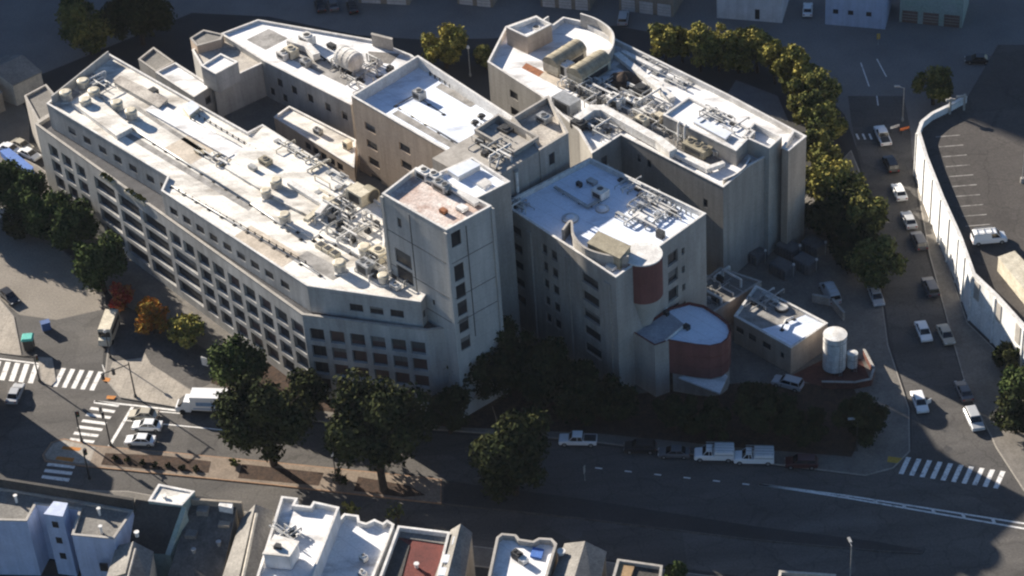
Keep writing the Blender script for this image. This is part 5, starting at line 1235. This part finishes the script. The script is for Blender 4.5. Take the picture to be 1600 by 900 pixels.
# bushes in the median beds
k = 0
for i, (x, y) in enumerate(((180, 714), (200, 718), (222, 722), (243, 726), (262, 727), (284, 730), (306, 732))):
    tree(x, y, .55, .8, 'dark', 'low dark shrub in the soil bed of the sunlit median', name='shrub', group='shrubs in the median bed', n=90, leaf=.28, cat='shrub', zb=.15)
for x, y, r, kd, lb in ((366, 722, .9, 'olive', 'small olive shrub beside the second median bed'), (530, 745, 1.6, 'dark', 'thin young tree between the median beds'), (545, 795, 1.6, 'olive', 'sparse low tree on the near pavement')):
    tree(x, y, r, 2.6 if r > 1 else 1.2, kd, lb, name='shrub', n=160, leaf=.3, cat='shrub')
tree(500, 808, 2.0, 4, 'olive', 'bare looking small street tree on the near pavement beside the white roofs', n=200, leaf=.25)
tree(620, 800, 1.9, 4, 'olive', 'sparse street tree on the near pavement right of the other one', n=180, leaf=.25)

# ------------------------------------------------------------------ vehicles
def profile_car(label, kind, L, Wd, prof, glass, H, wheel_r=.33, name='parked_car', cat='car', roofbox=None):
    """prof: lower body outline (x, z); glass: cabin outline base x0,x1 and top x0,x1 at zs, z roof"""
    r = thing(name, label, cat, (0, 0, 0)); mb = MB(); n = len(prof)
    hw = Wd/2
    sec = [(-hw*.93, .0), (-hw, .12), (hw, .12), (hw*.93, 0)]
    # bevelled body: three slices across the width
    ys = [(-hw, .90), (-hw*.9, 1.0), (hw*.9, 1.0), (hw, .90)]
    rings = []
    for y, k in ys: rings.append([(x*(.985 if k < 1 else 1), y, .28+(z-.28)*k) for x, z in prof])
    for a, b in zip(rings[:-1], rings[1:]):
        for i in range(n): mb.face([a[i], a[(i+1) % n], b[(i+1) % n], b[i]])
    mb.face(rings[0][::-1]); mb.face(rings[-1]); mb.build('body', pw, r)
    gx0, gx1, tx0, tx1, z0, z1 = glass
    mb = MB(); gw = hw*.90; tw = hw*.74
    mb._hull([(gx0, -gw, z0), (gx1, -gw, z0), (gx1, gw, z0), (gx0, gw, z0)], [(tx0, -tw, z1), (tx1, -tw, z1), (tx1, tw, z1), (tx0, tw, z1)], 0); mb.build('window', m_carglass, r)
    mb = MB(); mb.box((tx0+tx1)/2, 0, z1, tx1-tx0+.1, tw*2+.08, .07, 0, top=.92)
    for sx in (tx0+.05, tx1-.05, (tx0+tx1)/2):
        for sy in (-1, 1):
            gx = gx0+.05 if sx < (tx0+tx1)/2-.1 else (gx1-.05 if sx > (tx0+tx1)/2+.1 else sx)
            mb.tube((gx, sy*gw*1.005, z0), (sx, sy*tw*1.01, z1+.02), .05, 4)
    mb.build('roof', pw, r)
    zx = max(p[0] for p in prof); mx = min(p[0] for p in prof)
    for sx in (mx+.85, zx-.85):
        for sy in (-1, 1):
            mb = MB(); mb.tube((sx, sy*(hw-.22), wheel_r), (sx, sy*(hw+.01), wheel_r), wheel_r, 14); wh = mb.build('wheel', m_tyre, r)
            mb = MB(); mb.tube((sx, sy*(hw), wheel_r), (sx, sy*(hw+.025), wheel_r), wheel_r*.6, 10); mb.build('rim', m_rim, wh)
    for sy in (-1, 1):
        mb = MB(); mb.box(zx-.03, sy*hw*.7, .58, .1, .36, .16); mb.build('headlight', m_head, r)
        mb = MB(); mb.box(mx+.03, sy*hw*.74, .68, .1, .28, .18); mb.build('tail_light', m_tail, r)
    return r
sedan = profile_car('x', 'sedan', 4.6, 1.8, [(-2.28, .35), (2.25, .32), (2.3, .55), (2.15, .74), (.95, .93), (-1.55, .98), (-2.25, .92), (-2.32, .6)], (-1.75, 1.15, -1.1, .35, .9, 1.40), 1.45)
suv = profile_car('x', 'suv', 4.7, 1.9, [(-2.3, .4), (2.3, .38), (2.36, .7), (2.25, .92), (1.0, 1.1), (-2.25, 1.12), (-2.36, .7)], (-2.22, 1.2, -1.95, .5, 1.06, 1.66), 1.7, .37, cat='car')
pick = profile_car('x', 'pickup', 5.6, 1.95, [(-2.8, .5), (2.75, .45), (2.8, .8), (2.7, 1.02), (1.3, 1.12), (-2.8, 1.1)], (-.85, 1.4, -.65, .75, 1.06, 1.78), 1.8, .4, name='pickup_truck', cat='pickup')
mb = MB(); mb.box(-1.8, 0, 1.105, 1.8, 1.5, .02); mb.build('bed', m_darkm, pick)
for nm, o in (('x', pick),): pass
utilv = profile_car('x', 'van', 5.8, 2.1, [(-2.9, .5), (2.85, .45), (2.9, .85), (2.75, 1.1), (1.6, 1.25), (-2.9, 1.2)], (.2, 1.75, .35, 1.1, 1.2, 1.95), 2, .4, name='utility_truck', cat='truck')
mb = MB(); mb.box(-1.45, 0, 1.0, 2.8, 2.15, 1.0); mb.build('service_box', pw, utilv)
mb = MB()
for sy in (-.9, -.3, .3, .9): mb.tube((-2.8, sy, 2.25), (1.2, sy, 2.25), .06, 6)
for sx in (-2.7, -1.4, -.2):
    for sy in (-.95, .95): mb.tube((sx, sy, 1.98), (sx, sy, 2.28), .04, 5)
mb.build('ladder_rack', m_steel, utilv)
mb = MB(); mb.box(-1.45, -1.09, 1.45, 2.7, .03, .07); mb.box(-1.45, 1.09, 1.45, 2.7, .03, .07); mb.build('trim_line', m_darkm, utilv)
van = profile_car('x', 'van', 5.4, 2.0, [(-2.7, .45), (2.65, .4), (2.7, .8), (2.55, 1.05), (1.75, 1.25), (-2.7, 1.3)], (-2.62, 1.85, -2.5, 1.05, 1.2, 2.05), 2.2, .38, name='van', cat='van')
mb = MB(); mb.box(-1.15, 0, 1.2, 2.9, 1.86, .8, top=.9); mb.build('side_panel', pw, van)
mb = MB()
for sx in (-2.0, -.9, .2): mb.tube((sx, -.8, 2.25), (sx, .8, 2.25), .05, 5)
for sy in (-.75, .75): mb.tube((-2.3, sy, 2.28), (.6, sy, 2.28), .05, 5)
mb.build('roof_rack', m_steel, van)
used = {}
def car(proto, px, py, deg, paintm, label, z=0.0, group=None, zc=.7):
    k = used.get(proto.name, 0); used[proto.name] = 1
    x, y = P(px, py, z+zc); loc = (x, y, z+.01)
    o = copy_tree(proto) if k else proto
    o.location = loc; o.rotation_euler = (0, 0, RAD(deg)); o['label'] = label
    if group: o['group'] = group
    for ch in o.children:
        if ch.name.split('.')[0] in ('body', 'roof', 'side_panel', 'service_box') and paintm is not pw:
            ch.material_slots[0].link = 'OBJECT'; ch.material_slots[0].material = paintm
    return o
SS = 'cars parked along the side street'
car(pick, 1379, 212, 94, pw, 'white pickup truck parked at the top of the side street beside the workers', group=SS)
car(sedan, 1405, 299, 94, pw, 'white car with dark windscreen, upper of the two parked by the garage wall', group=SS)
car(sedan, 1420, 343, 94, ps, 'silver white car parked just below the upper white one on the side street', group=SS)
car(sedan, 1369, 462, -86, ps, 'silver car parked at the left kerb of the side street below the olive trees', group=SS)
car(sedan, 1443, 517, -86, pw, 'white car in the lane beside a dark beige one', group=SS)
car(sedan, 1478, 522, -84, pbe, 'dull beige car at the right kerb beside a white one', group=SS)
o = car(sedan, 1437, 627, -87, pw, 'white car with an open door in the mouth of the side street', group=SS)
mb = MB(); mb.box(.35, 1.28, .35, .06, .85, .85, RAD(25)); d_ = mb.build('open_door', pw); d_.parent = o
car(suv, 1522, 655, -84, ps, 'pale car at the right kerb just above the crosswalk', group=SS)
for x, y, m_, lb in ((1436, 376, pg, 'dark grey car at the right kerb below the silver white one'), (1454, 448, pg, 'dark car at the right kerb across from the silver parked one'), (1506, 610, pg, 'dark grey car second above the crosswalk at the right kerb'), (1392, 256, pb, 'black car between the white pickup and the upper white car')):
    car(sedan if y % 4 else suv, x, y, 95, m_, lb, group=SS)
AV = 'vehicles parked along the front avenue'
car(pick, 903, 687, 172, pw, 'white pickup truck parked in deep shade right of the median tree', group=AV)
car(suv, 1000, 698, 172, pb, 'black suv barely visible between the pickup and the dark sedan', group=AV)
car(sedan, 1053, 706, 172, pg, 'dark sedan with pale window line next to the utility trucks', group=AV)
car(utilv, 1116, 710, 172, pw, 'left of two white utility trucks with ladder racks at the kerb', group=AV)
car(utilv, 1178, 715, 172, pw, 'right of two white utility trucks with ladder racks at the kerb', group=AV)
car(suv, 1252, 722, 172, pr, 'dark reddish suv right of the utility trucks', group=AV)
WL_ = 'cars waiting at the lights'
car(sedan, 224, 647, 170, pbe, 'cream car waiting at the light in the far lane', group=WL_)
car(sedan, 230, 664, 170, pw, 'white car waiting in the middle of the three at the light', group=WL_)
car(sedan, 219, 687, 170, pw, 'silver white car waiting nearest the planted median', group=WL_)
paint_s = None
car(sedan, 24, 614, 80, ps, 'silver car crossing the shaded junction at the left', group=WL_)
car(sedan, 8, 335, -40, pw, 'white car parked at the left edge under the trees')
car(sedan, 14, 462, -55, pb, 'black car on the curved street at the left edge')
car(suv, 974, 28, 80, pw, 'white suv with black bonnet driving along the rear street')
car(sedan, 1262, 14, 80, pw, 'white car between the white house and the blue house')
car(sedan, 1528, 92, 170, pb, 'dark car moving along the rear street at the top right')
car(suv, 1231, 598, 150, ps, 'silver grey suv parked in the yard beside the brick enclosure')
car(van, 1545, 372, 2, pw, 'white work van with roof rack on the sunlit garage deck', z=DZ)
car(van, 1297, 458, 100, ps, 'pale van parked under the trees by the transformer yard')
PG = 'parked cars by the paved yard'
car(sedan, 16, 232, -35, pw, 'white car at the left edge beside the blue boats')
car(sedan, 34, 226, -40, pbe, 'cream car by the paved yard close to the end block')
car(sedan, 46, 240, -40, pw, 'white car by the paved yard nearest the long wing')
for k, (x, y) in enumerate(((500, 8), (520, 6), (550, 10), (560, 30), (1380, 330), (860, 30))):
    if k in (0, 1, 2): car(sedan, x, y, 100, (pb, pg, pb)[k], ('first dark car from the left in the dim rear lot at the top', 'middle dark car in the dim rear lot at the top', 'right dark car in the dim rear lot at the top')[k])
r_ = prism_thing('boat_cover', 'bright blue tarpaulin cover beside the parked cars at the left edge', 'tarpaulin', [(0, 236), (14, 232), (52, 262), (40, 274)], .05, 1.3, m_bluetarp)
# box truck
x, y = P(316, 632, 1.2); t = thing('box_truck', 'white box truck with blue side lettering band waiting beside the dark tree', 'truck', (x, y, .01)); t.rotation_euler = (0, 0, RAD(171.0)); WL[t.name] = (0, 0, 0)
mb = MB(); mb.box(-1.3, 0, 1.0, 5.6, 2.4, 2.5); mb.build('cargo_box', pw, t)
mb = MB(); mb._hull([(1.6, -1.1, .5), (3.7, -1.05, .5), (3.7, 1.05, .5), (1.6, 1.1, .5)], [(1.6, -1.0, 2.4), (2.6, -.95, 2.4), (2.6, .95, 2.4), (1.6, 1.0, 2.4)]); mb._hull([(3.0, -1.0, .5), (4.0, -.98, .5), (4.0, .98, .5), (3.0, 1.0, .5)], [(3.0, -1.0, 1.4), (3.95, -.95, 1.3), (3.95, .95, 1.3), (3.0, 1.0, 1.4)]); mb.build('cab', pw, t)
mb = MB(); mb._hull([(2.85, -.93, 1.45), (3.72, -.93, 1.42), (3.72, .93, 1.42), (2.85, .93, 1.45)], [(2.35, -.9, 2.3), (2.74, -.9, 2.3), (2.74, .9, 2.3), (2.35, .9, 2.3)]); mb.build('windscreen', m_carglass, t)
mb = MB()
for sy in (-1.215, 1.215): mb.box(-1.2, sy, 1.9, 3.6, .02, .7); mb.box(-1.2, sy, 1.25, 4.6, .02, .18)
mb.build('side_band', mat('blue_band', (.22, .36, .55), .5), t)
mb = MB(); mb.box(-.5, 0, .55, 7, 1.0, .45); mb.build('chassis', m_darkm, t)
for sx in (-2.9, 2.9):
    for sy in (-1, 1):
        mb = MB(); mb.tube((sx, sy*.85, .48), (sx, sy*1.15, .48), .48, 16); mb.build('wheel', m_tyre, t)
for sy in (-.8, .8):
    mb = MB(); mb.box(3.98, sy, .85, .08, .3, .2); mb.build('headlight', m_head, t)
# shuttle van at the kerb of the curved street
x, y = P(170, 514, 1.2); t = thing('shuttle_bus', 'cream roofed shuttle bus turning at the mouth of the curved street', 'bus', (x, y, .01)); t.rotation_euler = (0, 0, RAD(262)); WL[t.name] = (0, 0, 0)
mb = MB(); mb.box(-.4, 0, .5, 5.6, 2.2, 2.2, top=.97); mb.build('body', m_creamm, t)
mb = MB(); mb.box(-.4, 0, 2.7, 5.5, 2.1, .15, top=.93); mb.build('roof', m_creamm, t)
mb = MB(); mb._hull([(2.4, -1.05, .5), (3.5, -.95, .5), (3.5, .95, .5), (2.4, 1.05, .5)], [(2.4, -1, 1.5), (3.2, -.9, 1.4), (3.2, .9, 1.4), (2.4, 1, 1.5)]); mb.build('bonnet', m_creamm, t)
mb = MB(); mb.box(-.4, 0, 1.45, 4.6, 2.22, .75); mb.box(2.4, 0, 1.5, .12, 1.8, .9); mb.build('window', m_carglass, t)
for sx in (-2.2, 2.3):
    for sy in (-1, 1): mb = MB(); mb.tube((sx, sy*.8, .42), (sx, sy*1.1, .42), .42, 14); mb.build('wheel', m_tyre, t)

# ------------------------------------------------------------------ street furniture
def lamp(label, px, py, h, arm=0, ang=0, name='street_lamp', cat='street lamp', m=m_darkm, head='lantern', group=None):
    c = P(px, py); r = thing(name, label, cat, (*c, .1), group)
    mb = MB(); mb.cyl(*c, .1, .22, .5, 10); mb.build('base', m, r)
    mb = MB(); mb.tube((*c, .6), (*c, h), .10, 8, r2=.07)
    e = (math.cos(ang)*arm, math.sin(ang)*arm)
    if arm: mb.tube((*c, h-.1), (c[0]+e[0], c[1]+e[1], h+.3), .07, 6)
    mb.build('pole', m, r)
    mb = MB()
    if head == 'lantern': mb.cyl(c[0], c[1], h, .16, .15, 10, r2=.3); mb.cyl(c[0], c[1], h+.15, .3, .45, 10, r2=.2)
    else: mb.box(c[0]+e[0], c[1]+e[1], h+.22, 1.0, .35, .18, ang)
    mb.build('lamp_head', m_white if head == 'lantern' else m_steel, r)
    return r
def signal(label, px, py, h, arm, ang, group='traffic signals at the junction'):
    c = P(px, py); r = thing('traffic_signal', label, 'traffic signal', (*c, .1), group)
    mb = MB(); mb.cyl(*c, .1, .25, .4, 10); mb.tube((*c, .4), (*c, h), .13, 8, r2=.1); e = (math.cos(ang), math.sin(ang))
    if arm: mb.tube((*c, h-.4), (c[0]+e[0]*arm, c[1]+e[1]*arm, h+.2), .08, 6)
    mb.build('pole', m_darkm, r)
    for t in ((arm, .6*arm) if arm else (.35,)):
        mb = MB(); x, y = c[0]+e[0]*t, c[1]+e[1]*t; z = h-.9 if arm else h-1.0; mb.box(x, y, z, .4, .4, 1.1, ang); s_ = mb.build('signal_head', m_darkm, r)
        for k, m_ in enumerate((m_tail, mat('amber_lens', (.3, .16, .02), .4), mat('green_lens', (.02, .2, .1), .4))):
            mb = MB(); mb.tube((x+e[1]*.2, y-e[0]*.2, z+.9-.33*k), (x+e[1]*.26, y-e[0]*.26, z+.9-.33*k), .12, 8); mb.build('lens', m_, s_)
    return r
signal('tall traffic signal with arm on the corner by the orange pads', 212, 621, 7.0, 4.5, RAD(215))
signal('traffic signal on the nose of the median', 128, 690, 6.0, 0, 0)
signal('traffic signal at the edge of the shaded crosswalk', 62, 596, 5.0, 0, RAD(30))
signal('traffic signal at the near end of the short crosswalk', 140, 748, 5.5, 0, RAD(60))
signal('traffic signal at the median side of the crosswalk', 173, 696, 5.0, 3.0, RAD(110))
lamp('black lantern lamp between the median beds', 526, 752, 4.8)
lamp('black lantern lamp near the tip of the sunlit median', 173, 560, 5.2)
lamp('thin lamp by the dark planting near the street corner', 1338, 705, 6, .9, RAD(180), head='arm')
lamp('tall pale lamp pole rising from the bottom edge', 1328, 915, 7.5, .8, RAD(100), m=m_steel, head='arm')
lamp('lamp pole beside the crane end of the side street', 1410, 190, 7, 1.2, RAD(170), m=m_steel, head='arm')
lamp('lamp behind the small olive tree at the tan block', 735, 120, 6, 0, 0, m=m_steel)
c = P(914, 752); r_ = thing('street_sign', 'pale narrow street sign on a post in the shaded avenue', 'sign', (*c, .1)); mb = MB(); mb.tube((*c, .1), (*c, 3.0), .05, 6); mb.build('post', m_steel, r_); mb = MB(); mb.box(*c, 1.6, .6, .05, 1.4, RAD(60)); mb.build('panel', m_capg, r_)
c = P(1372, 70); r_ = thing('street_sign', 'small yellow sign on a post across from the blue house', 'sign', (*c, 0)); mb = MB(); mb.tube((*c, 0), (*c, 2.4), .05, 6); mb.build('post', m_steel, r_); mb = MB(); mb.box(*c, 1.2, .6, .06, 1.2); mb.build('panel', m_ytact, r_)
# transit shelter and boxes on the island
c = P(47, 545); r_ = thing('transit_shelter', 'turquoise topped kiosk on the traffic island', 'kiosk', (*c, .13)); mb = MB(); mb.box(*c, .13, 1.5, 1.5, 2.1); mb.build('body', m_darkm, r_); mb = MB(); mb.box(*c, 2.23, 1.9, 1.9, .35, top=.8); mb.build('roof', m_green, r_)
c = P(73, 515); r_ = thing('signal_cabinet', 'blue cabinet on the traffic island', 'cabinet', (*c, .13)); mb = MB(); mb.box(*c, .13, 1.4, 1.0, 1.4, RAD(20)); mb.build('body', m_bluebox, r_); mb = MB(); mb.box(*c, 1.53, 1.5, 1.1, .08, RAD(20)); mb.build('top', m_bluebox, r_)
c = P(322, 578); r_ = thing('kiosk', 'small white sign board at the foot of the facade by the green tree', 'sign', (*c, .15)); mb = MB(); mb.box(*c, .9, 1.1, .15, 1.6, RAD(-30)); mb.build('panel', m_white, r_); mb = MB(); mb.box(*c, .15, .12, .12, .8); mb.build('post', m_darkm, r_)
# transformer yard
for k, (x, y, lb) in enumerate(((1178, 398, 'pale box transformer nearest the east block wall'), (1232, 390, 'grey transformer box at the back of the yard'), (1258, 412, 'grey transformer box in the middle of the yard'), (1222, 420, 'low grey transformer box at the front of the yard'), (1272, 385, 'grey transformer box under the dark trees'))):
    c = P(x, y, 1); r_ = thing('transformer', lb, 'transformer', (*c, .14), 'transformers in the yard'); mb = MB(); mb.box(*c, .14, 3.4, 2.6, 1.8, A1); mb.build('casing', m_trf, r_)
    mb = MB(); mb.box(*c, 1.94, 3.2, 2.4, .12, A1); mb.build('lid', m_trf, r_); mb = MB()
    for t in range(5): mb.box(c[0]+math.cos(A1)*(t-2)*.6+math.sin(A1)*1.46, c[1]+math.sin(A1)*(t-2)*.6-math.cos(A1)*1.46, .5, .1, .14, 1.4, A1)
    mb.build('fin', m_trf, r_)
    c2 = P(x+18, y-4, 2.4); l_ = thing('bollard_light', ('small pale post lamp by the pale transformer', 'small pale post lamp at the back of the transformer yard', 'small pale post lamp in the middle of the transformer yard', 'small pale post lamp at the front of the transformer yard', 'small pale post lamp under the dark trees by the yard')[k], 'lamp', (*c2, .13), 'post lamps of the yard'); mb = MB(); mb.tube((*c2, .13), (*c2, 2.6), .06, 6); mb.build('post', m_steel, l_); mb = MB(); mb.cyl(*c2, 2.6, .2, .3, 8); mb.build('globe', m_white, l_)
wall_path('yard_wall', 'low concrete wall along the side street below the trees', [(1318, 500), (1300, 478), (1270, 472)], .13, 1.5, .3, m_capg)
# barrier and barrels at the top of the side street
for k, (x, y, m_, lb) in enumerate(((1398, 205, m_white, 'white work barrier right of the white pickup'), (1413, 208, m_orange, 'orange work barrier by the garage wall end'))):
    c = P(x, y); r_ = thing('work_barrier', lb, 'barrier', (*c, .13)); mb = MB(); mb.box(*c, .7, 1.8, .1, .5, RAD(20)); mb.build('board', m_, r_); mb = MB(); mb.box(c[0]-.7, c[1]-.25, .13, .1, .6, .7); mb.box(c[0]+.7, c[1]+.25, .13, .1, .6, .7); mb.build('foot', m_darkm, r_)

# ------------------------------------------------------------------ air
HAZE = 0.000022
if HAZE:
    mb = MB(); mb.box(0, 0, -1.1, 6200, 6200, 245); hz = mb.build('haze', [], None)
    hm = bpy.data.materials.new('haze_air'); hm.use_nodes = True; hn = hm.node_tree
    for x in list(hn.nodes):
        if x.type == 'BSDF_PRINCIPLED': hn.nodes.remove(x)
    pv = hn.nodes.new('ShaderNodeVolumePrincipled'); pv.inputs['Density'].default_value = HAZE; pv.inputs['Color'].default_value = (.80, .86, 1.0, 1); pv.inputs['Anisotropy'].default_value = 0.0
    hn.links.new(pv.outputs[0], [x for x in hn.nodes if x.type == 'OUTPUT_MATERIAL'][0].inputs['Volume'])
    hz.data.materials.clear(); hz.data.materials.append(hm); tag(hz, kind='stuff')
